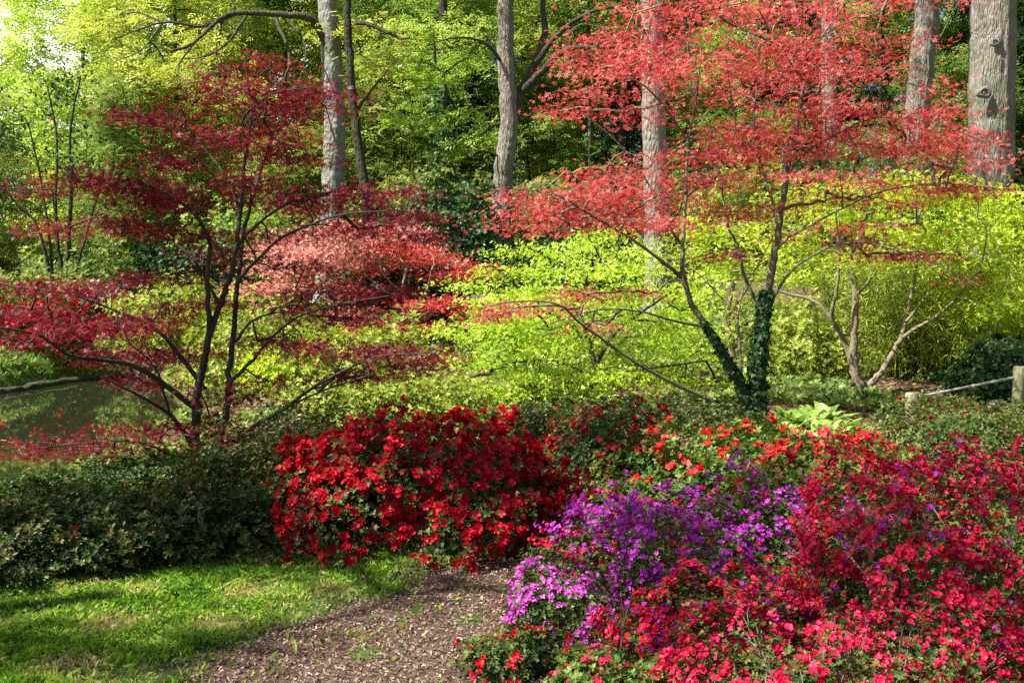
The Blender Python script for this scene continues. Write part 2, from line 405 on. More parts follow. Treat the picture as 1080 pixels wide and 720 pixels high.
# ------------------------------------------------------------------ setting: ground, lawn, path, pond
def grid_sheet(name, xs, ys, mat, zfun, mask=None):
    X, Y = np.meshgrid(xs, ys); Z = zfun(X, Y)
    nx = len(xs); a = Acc()
    i, j = np.meshgrid(np.arange(len(ys) - 1), np.arange(nx - 1), indexing='ij')
    q = np.stack([i * nx + j, i * nx + j + 1, (i + 1) * nx + j + 1, (i + 1) * nx + j], -1).reshape(-1, 4)
    if mask is not None:
        q = q[mask(X, Y).ravel()[q].all(1)]
    a.add(np.stack([X, Y, Z], -1), q, np.zeros(len(q)))
    return a.build(name, mat, smooth=True)
xs = np.unique(np.concatenate([np.arange(-400, -40, 30), np.arange(-40, -14, 2.0), np.arange(-14, 14, .25), np.arange(14, 40, 2.0), np.arange(40, 401, 30)]))
ys = np.unique(np.concatenate([np.arange(-60, 0, 5.0), np.arange(0, 30, .25), np.arange(30, 100, 2.0), np.arange(100, 800, 50)]))
kind(grid_sheet('ground', xs, ys, M['ground'], H), 'structure')

# woodchip path: from under the camera, narrowing away between the azaleas
def path_half(y):           # left and right edge of the path at depth y
    l = np.interp(y, [0, 3.5, 4.7, 5.4, 6.0, 6.6, 7.2, 8.0, 9.5], [-1.75, -1.7, -1.5, -1.16, -.76, -.36, .05, .3, .6])
    r = np.interp(y, [0, 3.5, 4.7, 5.4, 6.0, 6.6, 7.2, 8.0, 9.5], [.5, .4, .30, .45, .55, .65, .8, .95, 1.15])
    return l, r
def path_sd(x, y):          # > 0 inside
    l, r = path_half(y)
    w = .05 * np.sin(y * 5.1) + .03 * np.sin(y * 13 + 1)
    return np.minimum(x - l + w, r - x)
kind(grid_sheet('lawn', np.arange(-5.4, 1.0, .08), np.arange(.2, 7.4, .08), M['lawn'], lambda x, y: H(x, y) + .004), 'structure')
kind(grid_sheet('path', np.arange(-2.4, 2.0, .05), np.arange(.2, 9.6, .05), M['path'], lambda x, y: H(x, y) + .009 + .006 * np.sin(x * 7) * np.sin(y * 6), lambda x, y: path_sd(x, y) > 0), 'structure')

pw = Acc(len(POND)); pw.add(np.array([(x, y, WATER) for x, y in POND[::-1]]), np.arange(len(POND))[None], np.zeros(1))
# push the outline a little under the bank
c0 = POND.mean(0)
pw.v[0][:, :2] += np.sign(pw.v[0][:, :2] - c0) * 0.15
kind(pw.build('pond_water', M['water']), 'structure')

n = 500
x = rng.uniform(-14, -4.8, n); y = rng.uniform(10, 24, n); ok = poly_sd(x, y, POND) < -.25; x, y = x[ok], y[ok]
a = Acc(); a.inst(LEAF, np.stack([x, y, np.full(len(x), WATER + .004)], -1), frames(np.stack([rng.normal(size=len(x)) * .03, rng.normal(size=len(x)) * .03, np.ones(len(x))], -1)), rng.uniform(.03, .08, len(x)))
kind(a.build('floating_leaves', M['litter']), 'stuff')

# chips on the path
n = 75000
y = rng.uniform(3.6, 8.8, n); x = rng.uniform(-1.7, 1.2, n)
sd = path_sd(x, y)
k_ = sd > -.22 * rng.uniform(size=n) ** 2
x, y = x[k_], y[k_]
nn = np.stack([rng.normal(size=len(x)) * .6, rng.normal(size=len(x)) * .6, np.ones(len(x))], -1)
CHIP = T([(-.5, -.2, 0), (.5, -.14, .03), (.42, .2, .08), (-.46, .16, .02)], [(0, 1, 2, 3)])
a = Acc(); a.inst(CHIP, np.stack([x, y, H(x, y) + .013 + .006 * np.sin(x * 7) * np.sin(y * 6) + rng.uniform(0, .008, len(x))], -1), frames(nn), rng.uniform(.006, .021, len(x)))
kind(a.build('wood_chips', M['chips']), 'stuff')

# short grass between the path and the shrubs
n = 230000
y = rng.uniform(3.6, 7.3, n) ; x = rng.uniform(-3.6, .2, n)
sd = path_sd(x, y)
dens = np.where(sd < -.55, 1.0, np.where(sd < -.12, .62, np.where(sd < .12, .25, 0.015)))
pn = snoise(np.stack([x, y, 0 * x], -1), .8, 3)
dens = dens * np.clip(.75 + .5 * pn, .2, 1)
k_ = rng.uniform(size=n) < dens
x, y = x[k_], y[k_]; n = len(x)
up = norm(np.stack([rng.normal(size=n) * .5, rng.normal(size=n) * .5, np.ones(n)], -1))
side = norm(np.cross(up, rng.normal(size=(n, 3))))
hgt = rng.uniform(.018, .055, n) * np.clip(1 + .5 * snoise(np.stack([x, y, 0 * x], -1), .5, 9), .5, 1.8); wd = rng.uniform(.0012, .0026, n)
b0 = np.stack([x, y, H(x, y) + .003], -1)
bend = np.stack([rng.normal(size=n), rng.normal(size=n), -.3 * np.ones(n)], -1) * hgt[:, None] * .3
v = np.stack([b0 - side * wd[:, None], b0 + side * wd[:, None], b0 + up * hgt[:, None] * .6 + side * wd[:, None] * .7, b0 + up * hgt[:, None] + bend], 1)
a = Acc(); a.add(v, np.arange(4 * n).reshape(-1, 4), np.clip(rng.uniform(size=n) * .7 + .32 * snoise(b0, .45, 4) + .16, 0, 1))
kind(a.build('grass', M['grass']), 'stuff')

n = 5200
y = rng.uniform(4.2, 7.0, n); x = rng.uniform(-3.4, .2, n); w_ = snoise(np.stack([x, y, 0 * x], -1), .5, 55)
ok = (w_ > .45) & (path_sd(x, y) < .02); x, y = x[ok], y[ok]
a = Acc(); a.inst(ROSETTE_FLAT, np.stack([x, y, H(x, y) + .018 + rng.uniform(0, .014, len(x))], -1), frames(np.stack([rng.normal(size=len(x)) * .3, rng.normal(size=len(x)) * .3, np.ones(len(x))], -1)), rng.uniform(.010, .022, len(x)))
kind(a.build('clover', M['wood_green']), 'stuff')
# fallen leaves on the lawn and path
n = 1300
y = rng.uniform(4.2, 7.2, n); x = rng.uniform(-3.3, .6, n)
a = Acc(); a.inst(LEAF, np.stack([x, y, .025 + rng.uniform(0, .02, n)], -1), frames(np.stack([rng.normal(size=n) * .7, rng.normal(size=n) * .7, np.ones(n)], -1)), rng.uniform(.010, .036, n))
kind(a.build('fallen_leaves', M['litter']), 'stuff')
n = 900
y = rng.uniform(4.6, 7.2, n); x = np.where(rng.uniform(size=n) < .5, rng.normal(-.3, .6, n), rng.normal(.15, .25, n)); y = np.where(x < -.1, rng.normal(6.65, .12, n), y)
ok = x < .5; x, y = x[ok], y[ok]; n = len(x)
a = Acc(); a.inst(LEAF, np.stack([x, y, .03 + rng.uniform(0, .01, n)], -1), frames(np.stack([rng.normal(size=n) * .4, rng.normal(size=n) * .4, np.ones(n)], -1)), rng.uniform(.012, .022, n))
kind(a.build('fallen_petals', M['fl_darkred']), 'stuff')
# litter on the sunlit ground beyond the shrubs
n = 26000
x = rng.uniform(-4, 7, n); y = rng.uniform(8.5, 24, n); x *= y / 14
ok = poly_sd(x, y, POND) > .4; x, y = x[ok], y[ok]; n = len(x)
a = Acc(); a.inst(LEAF, np.stack([x, y, H(x, y) + .015], -1), frames(np.stack([rng.normal(size=n) * .5, rng.normal(size=n) * .5, np.ones(n)], -1)), rng.uniform(.04, .10, n))
kind(a.build('leaf_litter', M['litter']), 'stuff')
# low green ground cover on the slope and banks
n = 60000
x = rng.uniform(-14, 12, n); y = rng.uniform(10, 40, n); x *= np.clip(y / 22, .55, 3)
g = snoise(np.stack([x, y, 0 * x], -1), 3.0, 21)
ok = (poly_sd(x, y, POND) > .35) & (g > -.15) & ((x < -3) | (y > 17) | (g > .6)); x, y = x[ok], y[ok]; n = len(x)
a = Acc(); a.inst(ROSETTE, np.stack([x, y, H(x, y) + rng.uniform(0, .12, n)], -1), frames(np.stack([rng.normal(size=n) * .4, rng.normal(size=n) * .4 - .2, np.ones(n)], -1)), rng.uniform(.07, .16, n))
kind(a.build('ground_cover', M['wood_green']), 'stuff')

# ------------------------------------------------------------------ shrubs
def dome(n, rx, ry, h, depth, seed, under=.12, lump=.14):
    az = rng.uniform(0, 2 * math.pi, n); dz = rng.uniform(-under, 1, n)
    c = np.sqrt(1 - dz ** 2) ** .75; zz = np.sign(dz) * np.abs(dz) ** .85
    u = np.stack([np.cos(az) * c, np.sin(az) * c, zz], -1)
    q = u * np.array([rx, ry, h])
    k = 1 + lump * snoise(q, max(.35, .7 * min(rx, h)), seed) + lump * .55 * snoise(q, max(.14, .25 * h), seed + 1)
    k = k * (1 - depth)
    p = q * k[:, None]
    p[:, 2] = .12 * h + .88 * p[:, 2]
    p[:, 2] = np.maximum(p[:, 2], .01)
    return p, norm(u / np.array([rx, ry, h])), u

def visible_rank(p, nrm, base):
    """how large a spot shows: near and turned towards the camera first"""
    w = p + base - np.array([0, 0, EYE])
    d = np.linalg.norm(w, axis=1)
    facing = -(w * nrm).sum(1) / d
    return -(np.clip(facing, -.2, 1) + .4) / d ** 2

def bush(name, label, cat, px, d, rx, ry, h, leaf='hedge', n=2500, size=.035, tmpl=ROSETTE, fl=(), group=None, seed=None, x=None, stems=14, reach=.9, inner=.4, core=True, lump=.14, droop=0.0, stem_mat='stem'):
    seed = seed if seed is not None else int(rng.integers(1e6))
    cx = (px - 540) / F * d if x is None else x
    base = np.array([cx, d, float(H(cx, d))])
    t = thing(name, label, cat, base, group)
    # leaves: shoots mostly on the outside, fewer inside
    dep = np.abs(rng.normal(size=n)) * .13
    dep[-n // 14:] = -rng.uniform(.0, .09, len(dep[-n // 14:])); ni = int(n * inner); dep[:ni] = rng.uniform(0, .55, ni)
    p, nr, u = dome(n, rx, ry, h, dep, seed, lump=lump)
    nr2 = norm(nr + rng.normal(size=(n, 3)) * .45 + np.array([0, 0, .35 - droop]))
    r = np.clip(rng.uniform(size=n) * .8 + .25 * snoise(p, .5, seed + 7) + .1, 0, 1)
    a = Acc(); a.inst(tmpl, p, frames(nr2), size * rng.uniform(.65, 1.25, n), r)
    a.build('foliage', M[leaf], t)
    # woody stems
    a = Acc()
    ps, _, us = dome(stems, rx * reach, ry * reach, h * (reach + .02), rng.uniform(0, .15, stems), seed, under=0)
    for e in ps:
        b0 = np.array([e[0] * .12, e[1] * .12, -.02])
        mid = b0 * .4 + e * .6 + np.array([*(rng.normal(size=2) * .06 * h), -.06 * h])
        pts = [b0, b0 * .7 + mid * .3 + rng.normal(size=3) * .015, mid, mid * .45 + e * .55 + rng.normal(size=3) * .012, e]
        r0 = .011 * (h / .7) ** .7 * (.6 if reach > .95 else 1)
        a.tube(pts, np.linspace(r0, r0 * .3, 5), 5)
        for _ in range(3):
            e2 = mid + (e - mid) * rng.uniform(.2, .8); tip = e2 + norm(rng.normal(size=3) * .6 + (e - mid) / h) * .22 * h
            a.tube([e2, (e2 + tip) / 2 + rng.normal(size=3) * .01, tip], [r0 * .4, r0 * .3, r0 * .18], 4)
    a.build('branchwork', M[stem_mat], t)
    # flowers in clusters over the outside
    for f in fl:
        m = int(f['n'] * 2.2)
        p, nr, u = dome(m, rx * 1.03, ry * 1.03, h * 1.03, np.abs(rng.normal(size=m)) * f.get('dep', .05), seed, lump=lump)
        val = snoise(p, f.get('wl', .35), seed + 31) + rng.normal(size=m) * .35
        if 'where' in f: val = np.where(f['where'](p + base, u), val, -99)
        o = np.argsort(-val)[:f['n']]; o = o[val[o] > -50]; p, nr = p[o], nr[o]
        rank = np.argsort(visible_rank(p, nr, base))
        p, nr = p[rank], nr[rank]
        per, fs = f['per'], f['size']
        single = 100 if f.get('split', True) else 0
        rest = Acc(6)
        for i in range(len(p)):
            kf = max(1, int(rng.poisson(per)))
            off = np.clip(rng.normal(size=(kf, 3)), -1.4, 1.4) * fs * (.58 if kf > 1 else 0)
            nf = norm(nr[i] * .9 + np.array([0, -.18, .25]) + rng.normal(size=(kf, 3)) * .4)
            acc = Acc(6) if i < single else rest
            tone = rng.uniform(0, 1)
            pos_ = p[i] + off + nf * fs * .3; fr_ = frames(nf); sz_ = fs * rng.uniform(.6, 1.2, kf); rr_ = np.clip(.5 * tone + .5 * rng.uniform(size=kf), 0, 1)
            hf = rng.uniform(size=kf) < .28
            acc.inst(FLOWER, pos_[~hf], fr_[~hf], sz_[~hf], rr_[~hf]); acc.inst(FLOWER_HALF, pos_[hf], fr_[hf], sz_[hf], rr_[hf])
            if i < single:
                o_ = acc.build(f.get('name', 'flower_cluster'), M[f['mat']], t)
        if rest.v:
            kind(rest.build('blossom', M[f['mat']], t), 'stuff')
    return t
FL = lambda mat, n, per, size, **k: dict(mat=mat, n=n, per=per, size=size, **k)

# the low dark hedge shrubs along the left, in front of the maple
G = 'low dark green shrubs along the edge of the lawn'
hedge = [(-20, 6.4, .72, .58, .33, 'leftmost low green shrub by the lawn, with a few yellowish leaves and red buds'),
         (80, 6.75, .62, .58, .36, 'low bushy shrub with tiny red flowers left of the darkest gap in the hedge'),
         (148, 7.15, .70, .68, .36, 'low dark green shrub straight in front of the dark red maple trunk'),
         (226, 7.15, .64, .68, .44, 'rounded dark green shrub with a dry grey twig, right of the maple trunk foot'),
         (298, 7.9, .70, .75, .66, 'taller dark green shrub touching the left side of the big red azalea'),
         (20, 7.9, .95, .6, .24, 'low olive shrub at the water edge behind the hedge on the far left'),
         (345, 9.2, .8, .7, .66, 'dark green shrub rising behind the left end of the red azalea'),
         (160, 9.0, .8, .5, .26, 'small dark shrub at the foot of the dark red maple')]
for i, (px, d, rx, ry, h, lab) in enumerate(hedge):
    fl = [FL('fl_red', 5, 1.2, .022, split=True)] if i in (0, 1) else ()
    bush('green_shrub', lab, 'shrub', px, d, rx, ry, h, 'hedge', 5200, .034, fl=fl, group=G, seed=100 + i, lump=.27)
tw = Acc()
c_ = at(212, 545, 6.55)
for k in range(4):
    e = c_ + np.array([.03 + rng.normal() * .05, rng.normal() * .05, .02 + .03 * k])
    tw.tube([c_ + np.array([0, .15, -.2]), c_ + rng.normal(size=3) * .02, e], [.006, .004, .002], 4)
t_ = tw.build('dry_twig', M['bark_pale']); tag(t_, 'pale dry twig poking out of the dark green hedge', 'twig')

# the big red azalea by the path
bush('red_azalea', 'large rounded azalea covered in deep red flowers beside the path', 'azalea', 447, 7.2, 1.0, .72, .78, 'azalea_leaf', 6500, .032,
     fl=[FL('fl_red', 2300, 4.8, .0235, wl=.18, dep=.08)], seed=201, lump=.17)
bush('dark_azalea', 'dark leaved azalea with small dull red blooms right behind the big red azalea', 'azalea', 640, 8.7, .62, .6, .74, 'hedge', 4200, .03,
     fl=[FL('fl_darkred', 190, 3, .024, where=lambda p, u: u[:, 2] > .25)], seed=205)
bush('green_shrub', 'low mid green mound in front of the ivy covered maple', 'shrub', 730, 10.6, .9, .8, .56, 'hedge', 4200, .04, seed=206, group='green mounds behind the flowering azaleas')
bush('green_shrub', 'low dark green mound between the dull red azalea and the lime acer', 'shrub', 610, 11.2, .8, .7, .5, 'hedge', 3500, .04, seed=207, group='green mounds behind the flowering azaleas')
bush('green_shrub', 'small dark green bush touching the foot of the ivy trunk', 'shrub', 785, 10.4, .45, .5, .45, 'hedge', 2000, .04, seed=208, group='green mounds behind the flowering azaleas')

# right-hand azaleas
bush('orange_azalea', 'azalea with scarlet and coral flowers among fresh green leaves', 'azalea', 765, 8.0, .95, .75, .62, 'azalea_green', 4300, .045,
     fl=[FL('fl_orange', 280, 3.2, .028, wl=.3), FL('fl_coralpink', 22, 3, .03, where=lambda p, u: p[:, 0] < 1.25, split=False)], seed=211)
bush('scarlet_azalea', 'loose scarlet azalea with green shoots between the purple and crimson azaleas', 'azalea', 872, 6.9, .62, .6, .74, 'azalea_green', 3200, .042,
     fl=[FL('fl_orange', 200, 2.6, .026, wl=.3), FL('fl_crimson', 330, 2.8, .02, wl=.3, split=False)], seed=212)
bush('purple_azalea', 'low spreading azalea thick with violet purple flowers', 'azalea', 778, 6.1, .95, .72, .53, 'azalea_leaf', 7500, .022,
     fl=[FL('fl_purple', 3000, 3.4, .0135, wl=.3), FL('fl_crimson', 380, 2.6, .0140, wl=.4, split=False)], seed=213, lump=.2, stems=22)
bush('crimson_azalea', 'tallest crimson pink azalea filling the right foreground', 'azalea', 1008, 4.95, .70, .8, .84, 'azalea_leaf', 8500, .020,
     fl=[FL('fl_crimson', 5200, 3.2, .0132, wl=.22), FL('fl_orange', 520, 2.6, .0135, wl=.3, split=False), FL('fl_purple', 260, 2.4, .0135, wl=.25, split=False)], seed=214, lump=.2, stems=46, reach=1.0, stem_mat='bark_pale')
bush('crimson_azalea', 'lower crimson azalea in front of the purple flowers', 'azalea', 765, 4.85, .46, .34, .34, 'azalea_leaf', 3600, .022,
     fl=[FL('fl_crimson', 1500, 3.2, .0132, wl=.22), FL('fl_orange', 320, 2.6, .0135, wl=.3, split=False), FL('fl_purple', 420, 2.6, .0135, wl=.25, split=False)], seed=215, lump=.22, stems=24, stem_mat='bark_pale')
bush('crimson_azalea', 'crimson azalea bushes at the bottom right corner with bare brown twigs', 'azalea', 900, 4.0, .62, .42, .46, 'azalea_leaf', 4200, .02,
     fl=[FL('fl_crimson', 1500, 3.0, .0125, wl=.22)], seed=216, lump=.25, stems=60, reach=1.08, stem_mat='bark_pale')
bush('magenta_azalea', 'small azalea with bright magenta pink flowers at the path edge', 'azalea', 592, 5.35, .30, .28, .30, 'azalea_leaf', 1700, .022,
     fl=[FL('fl_magenta', 420, 3.4, .0138, wl=.2)], seed=217, lump=.22)
bush('red_azalea', 'small mixed red azalea between the magenta and purple flowers', 'azalea', 622, 5.9, .32, .28, .32, 'azalea_leaf', 1600, .022,
     fl=[FL('fl_crimson', 240, 2.8, .014, wl=.2)], seed=218, lump=.22)
for i, (px, d, r_, h, lab) in enumerate([(545, 4.75, .22, .16, 'leftmost low seedling azalea with a few red flowers on the path edge'),
                                         (640, 4.45, .26, .16, 'low leafy azalea at the bottom edge with scattered red flowers'),
                                         (735, 4.3, .26, .22, 'fresh green azalea at the bottom edge with pink red flowers'),
                                         (820, 4.25, .22, .2, 'small green azalea at the bottom below the crimson flowers')]):
    bush('young_azalea', lab, 'azalea', px, d, r_, r_ * .8, h, 'azalea_green' if i else 'azalea_leaf', 700, .03, fl=[FL('fl_crimson' if i else 'fl_red', 45, 2, .016, wl=.15)], seed=230 + i, lump=.3, group='low young azaleas along the bottom edge')
# thin bare sapling at the front
a = Acc()
b0 = at(648, 722, 4.55); f0 = at(657, 664, 4.6)
a.tube([b0 + np.array([0, 0, -.12]), b0, (b0 + f0) / 2 + np.array([.006, 0, 0]), f0], [.006, .0055, .005, .0045], 6)
for q in [(640, 640), (655, 630), (672, 640), (668, 625)]:
    e = at(*q, 4.6 + rng.normal() * .04)
    a.tube([f0, (f0 + e) / 2 + rng.normal(size=3) * .006, e], [.004, .003, .0018], 5)
tag(a.build('bare_stem', M['bark_pale']), 'thin pale forked stem standing in front of the crimson flowers', 'stem')

bush('green_shrub', 'fine leaved green shrub with reddish tips at the right below the fence', 'shrub', 1010, 9.2, .78, .7, .70, 'shrub_small', 7500, .032, fl=[FL('fl_darkred', 30, 1.5, .02, split=False)], seed=240, group='green mounds behind the flowering azaleas')
bush('green_shrub', 'olive green shrub by the right edge under the rail', 'shrub', 1050, 10.6, .7, .6, .55, 'shrub_small', 4200, .035, seed=241, group='green mounds behind the flowering azaleas')

# broad-leaved marsh plants right of the ivy trunk
def broad_plant(px, d, s, label, seed):
    r = np.random.default_rng(seed)
    cx = (px - 540) / F * d
    t = thing('broadleaf_plant', label, 'plant', (cx, d, float(H(cx, d))), 'broad leaved plants beside the ivy trunk')
    a = Acc(); st = Acc()
    for k in range(42):
        az = r.uniform(0, 6.28); ti = r.uniform(.15, .95); L = s * r.uniform(.7, 1.1); w = L * .2
        d_ = np.array([math.cos(az) * math.sin(ti), math.sin(az) * math.sin(ti), math.cos(ti)])
        sd_ = norm(np.cross(d_, [0, 0, 1.])); out = np.array([math.cos(az), math.sin(az), 0.])
        nseg = 6; ctr = []; 
        for j in range(nseg + 1):
            u = j / nseg
            ctr.append(d_ * L * (.25 + u * .8) + out * L * .25 * u * u - np.array([0, 0, 1]) * L * .28 * u ** 2.2)
        ctr = np.array(ctr) + np.array([*(r.normal(size=2) * .08), 0.])
        wid = w * np.sin(np.linspace(.12, 1, nseg + 1) ** .8 * math.pi * .97)
        lift = np.cross(sd_, d_) * -.2
        v = np.stack([ctr - sd_ * wid[:, None] + abs(wid)[:, None] * lift, ctr, ctr + sd_ * wid[:, None] + abs(wid)[:, None] * lift], 1).reshape(-1, 3)
        q = []
        for j in range(nseg):
            q += [(3 * j, 3 * j + 1, 3 * j + 4, 3 * j + 3), (3 * j + 1, 3 * j + 2, 3 * j + 5, 3 * j + 4)]
        a.add(v, q, np.full(len(q), r.uniform()))
        st.tube([(0, 0, -.02), ctr[0] * .6, ctr[0]], [.008, .007, .006], 5)
    a.build('foliage', M['hosta'], t, smooth=True); st.build('branchwork', M['fresh_leaf'], t)
for i, (px, d, s, lab) in enumerate([(822, 11.7, .30, 'broad leaved plant nearest the ivy covered trunk'), (848, 11.3, .30, 'front broad leaved plant in the middle of its row'), (872, 11.8, .32, 'broad leaved plant right of the middle of its row'),
                                     (838, 12.8, .36, 'broad leaved plant behind the one nearest the ivy trunk'), (866, 13.2, .36, 'broad leaved plant at the back of the row'), (897, 12.4, .30, 'broad leaved plant below the pale stemmed acer')]):
    broad_plant(px, d, s, lab, 300 + i)

# ------------------------------------------------------------------ trees
def catmull(P, m=6):
    P = np.asarray(P, float)
    if len(P) < 3: return np.array([P[0] * (1 - t) + P[-1] * t for t in np.linspace(0, 1, m)])
    Q = np.concatenate([[2 * P[0] - P[1]], P, [2 * P[-1] - P[-2]]])
    out = []
    for i in range(1, len(Q) - 2):
        p0, p1, p2, p3 = Q[i - 1:i + 3]
        for t in np.linspace(0, 1, m, endpoint=False):
            out.append(.5 * ((2 * p1) + (-p0 + p2) * t + (2 * p0 - 5 * p1 + 4 * p2 - p3) * t * t + (-p0 + 3 * p1 - 3 * p2 + p3) * t ** 3))
    out.append(Q[-2])
    return np.array(out)

class Tree:
    def __init__(s, name, label, cat, base, group=None):
        s.base = np.asarray(base, float)
        s.t = thing(name, label, cat, s.base, group)
        s.nodes = []; s.len = []; s.rad = []; s.own = []; s.limbs = []
    def limb(s, pts, r0, r1, mat, part='branch', sides=8, m=6, join=True, lump=.04, flare=0, ridge=0):
        P = np.asarray(pts, float)
        c = catmull(P, m); 
        u_ = np.linspace(0, 1, len(c))
        rad = r1 + (r0 * .9 - r1) * (1 - u_) ** 1.25
        if len(c) > 6:
            kk = rng.normal(size=c.shape) * np.minimum(rad * .22, .012)[:, None] * np.array([1, 1, .5]); kk[:2] = 0; c = c + kk
        if flare:
            rad = rad * (1 + flare * np.exp(-np.arange(len(c)) / 2.0))
        a = Acc(); a.tube(c - s.base, rad, sides, lump=lump, ridge=ridge)
        s.limbs.append((a, part, mat))
        seg = np.concatenate([[0], np.cumsum(np.linalg.norm(np.diff(c, axis=0), axis=1))])
        for p, l, r in zip(c, seg, rad): s.nodes.append(p); s.len.append(l * .3); s.rad.append(r); s.own.append(len(s.limbs) - 1)
    def grow(s, ctr, mat, alpha=.25, rt=.003, part='twig_tracery', sides=4, sag=.05, skip=0, rmax=.05):
        """join every leaf centre to the branches, nearest first, thickening towards the trunk"""
        ctr = np.asarray(ctr, float); n = len(ctr)
        nb = len(s.nodes)
        pos = np.concatenate([np.array(s.nodes), ctr]); par = np.full(nb + n, -1); ln = np.concatenate([np.array(s.len), np.zeros(n)])
        best = np.full(n, 1e9); bi = np.zeros(n, int); done = np.zeros(n, bool)
        for j in range(skip, nb):
            c = np.linalg.norm(ctr - pos[j], axis=1) + alpha * ln[j] 
            k = c < best; best[k] = c[k]; bi[k] = j
        order = []
        for _ in range(n):
            i = int(np.argmin(np.where(done, 1e9, best))); done[i] = True; order.append(i)
            par[nb + i] = bi[i]
            ln[nb + i] = ln[bi[i]] + np.linalg.norm(ctr[i] - pos[bi[i]])
            c = np.linalg.norm(ctr - ctr[i], axis=1) + alpha * ln[nb + i]
            k = (c < best) & ~done; best[k] = c[k]; bi[k] = nb + i
        cnt = np.ones(nb + n)
        for i in reversed(order): cnt[par[nb + i]] += cnt[nb + i]
        own = np.concatenate([np.array(s.own), np.zeros(n, int)])
        for i in order:
            own[nb + i] = own[par[nb + i]]; a = s.limbs[own[nb + i]][0]
            p0, p1 = pos[par[nb + i]], ctr[i]
            r1 = min(rmax, rt * cnt[nb + i] ** .48); r0 = min(rmax, max(r1, rt * min(cnt[par[nb + i]], cnt[nb + i] * 1.6) ** .48))
            L = np.linalg.norm(p1 - p0)
            mid = (p0 + p1) / 2 + rng.normal(size=3) * L * .06 + np.array([0, 0, sag * L])
            a.tube(np.array([p0, mid, p1]) - s.base, [r0, (r0 + r1) / 2, r1], sides)
        for a, pt, mt in s.limbs: a.build(pt, M[mt], s.t, smooth=True)
        s.limbs = []
    def leaves(s, ctr, mat, per, spread, flat, size, tmpl, up=.9, jit=.5, part='crown', tone=.3, wl=1.0, seed=1, stuff=False, toward=.0, hang=0.0):
        ctr = np.repeat(np.asarray(ctr, float), per, axis=0); n = len(ctr)
        off = rng.normal(size=(n, 3)) * np.array([spread, spread, flat])
        p = ctr + off
        p[:, 2] -= hang * np.hypot(off[:, 0], off[:, 1])
        nr = norm(np.array([0, -toward, up]) + rng.normal(size=(n, 3)) * jit)
        r = np.clip(rng.uniform(size=n) * (1 - tone) + tone * (.5 + .5 * snoise(p, wl, seed)) , 0, 1)
        a = Acc(); a.inst(tmpl, p - s.base, frames(nr), size * rng.uniform(.7, 1.25, n), r)
        return a.build(part, M[mat], s.t)

def pads(spec, d, dd, dens=1.0):
    """leaf-layer centres: flat ellipsoids laid at the height and bearing of every visible layer, spread in depth"""
    out = []
    for q in spec:
        px, py, hw, hh = q[:4]; w = q[4] if len(q) > 4 else 1.0
        n = max(3, int(hw * (hh + 6) / 55 * dens * w))
        dc = d + rng.uniform(-.6, .6) * dd if len(q) < 6 else q[5]
        u = rng.normal(size=(n, 3)); u = norm(u) * rng.uniform(size=(n, 1)) ** (1 / 2.2)
        c = at(px, py, dc)
        p = c + u * np.array([hw / F * dc, .75 * max(hw / F * dc, .3), hh / F * dc])
        out.append(p)
    return np.concatenate(out)

def L3(pts, d, dd=0.0):
    """branch line: (px, py) or (px, py, depth offset) for each joint"""
    P = []
    k = len(pts)
    for i, q in enumerate(pts):
        P.append(at(q[0], q[1], d + (q[2] if len(q) > 2 else dd * i / max(1, k - 1))))
    return np.array(P)

# ---- dark red maple on the left
D = 9.5
b = at(212, 497, D); b[2] = H(b[0], b[1])
t = Tree('red_maple', 'dark crimson japanese maple with slim forked trunk by the pond', 'tree', b)
mb = 'bark_maple'
t.limb([b + [0, 0, -.05], *L3([(206, 462), (207, 430), (210, 405), (219, 362), (233, 318), (245, 285), (253, 230), (257, 180), (262, 140), (268, 112)], D)], .054, .010, mb, 'trunk', 10, flare=.4)
t.limb([b + [.06, .05, -.05], *L3([(229, 467), (238, 437), (242, 400), (246, 354), (251, 292), (258, 240), (272, 190), (285, 150), (298, 120)], D, .5)], .042, .010, mb, 'branch', 9, flare=.3)
for pts, dd, r0 in [([(221, 355), (219, 300), (219, 250), (200, 221), (167, 200), (121, 188), (80, 186)], -.5, .028),
                    ([(253, 222), (240, 190), (222, 165), (204, 146), (170, 128), (130, 118)], .5, .018),
                    ([(232, 322), (205, 275), (179, 254), (142, 238), (100, 222)], .7, .018),
                    ([(250, 300), (258, 288), (292, 254), (325, 238), (362, 226), (410, 222)], -.7, .022),
                    ([(257, 250), (280, 230), (308, 213), (342, 204), (380, 200)], .6, .016),
                    ([(206, 475), (198, 460), (179, 437), (154, 421), (129, 408), (100, 395)], -.7, .032),
                    ([(179, 437), (172, 410), (166, 392), (150, 372)], -.8, .014),
                    ([(209, 400), (179, 362), (158, 342), (125, 329), (79, 312), (30, 304)], -.4, .024),
                    ([(206, 430), (150, 390), (112, 380), (75, 375), (42, 354), (0, 345), (-40, 340)], -1.3, .03),
                    ([(243, 402), (267, 379), (288, 354), (317, 333), (358, 321), (410, 312)], -.5, .02),
                    ([(249, 360), (267, 338), (300, 329), (350, 335)], .7, .014),
                    ([(216, 488), (250, 460), (296, 433), (325, 412), (360, 392), (400, 376), (460, 372)], -.9, .028),
                    ([(300, 430), (345, 410), (390, 395)], -.6, .012),
                    ([(207, 492), (192, 488), (175, 477), (142, 465), (92, 467), (40, 472)], -.6, .018),
                    ([(268, 112), (262, 90), (258, 65)], .2, .010), ([(268, 112), (290, 98), (330, 92)], -.3, .010)]:
    t.limb(L3(pts, D, dd), r0, .005, mb, 'branch', 7, 5)
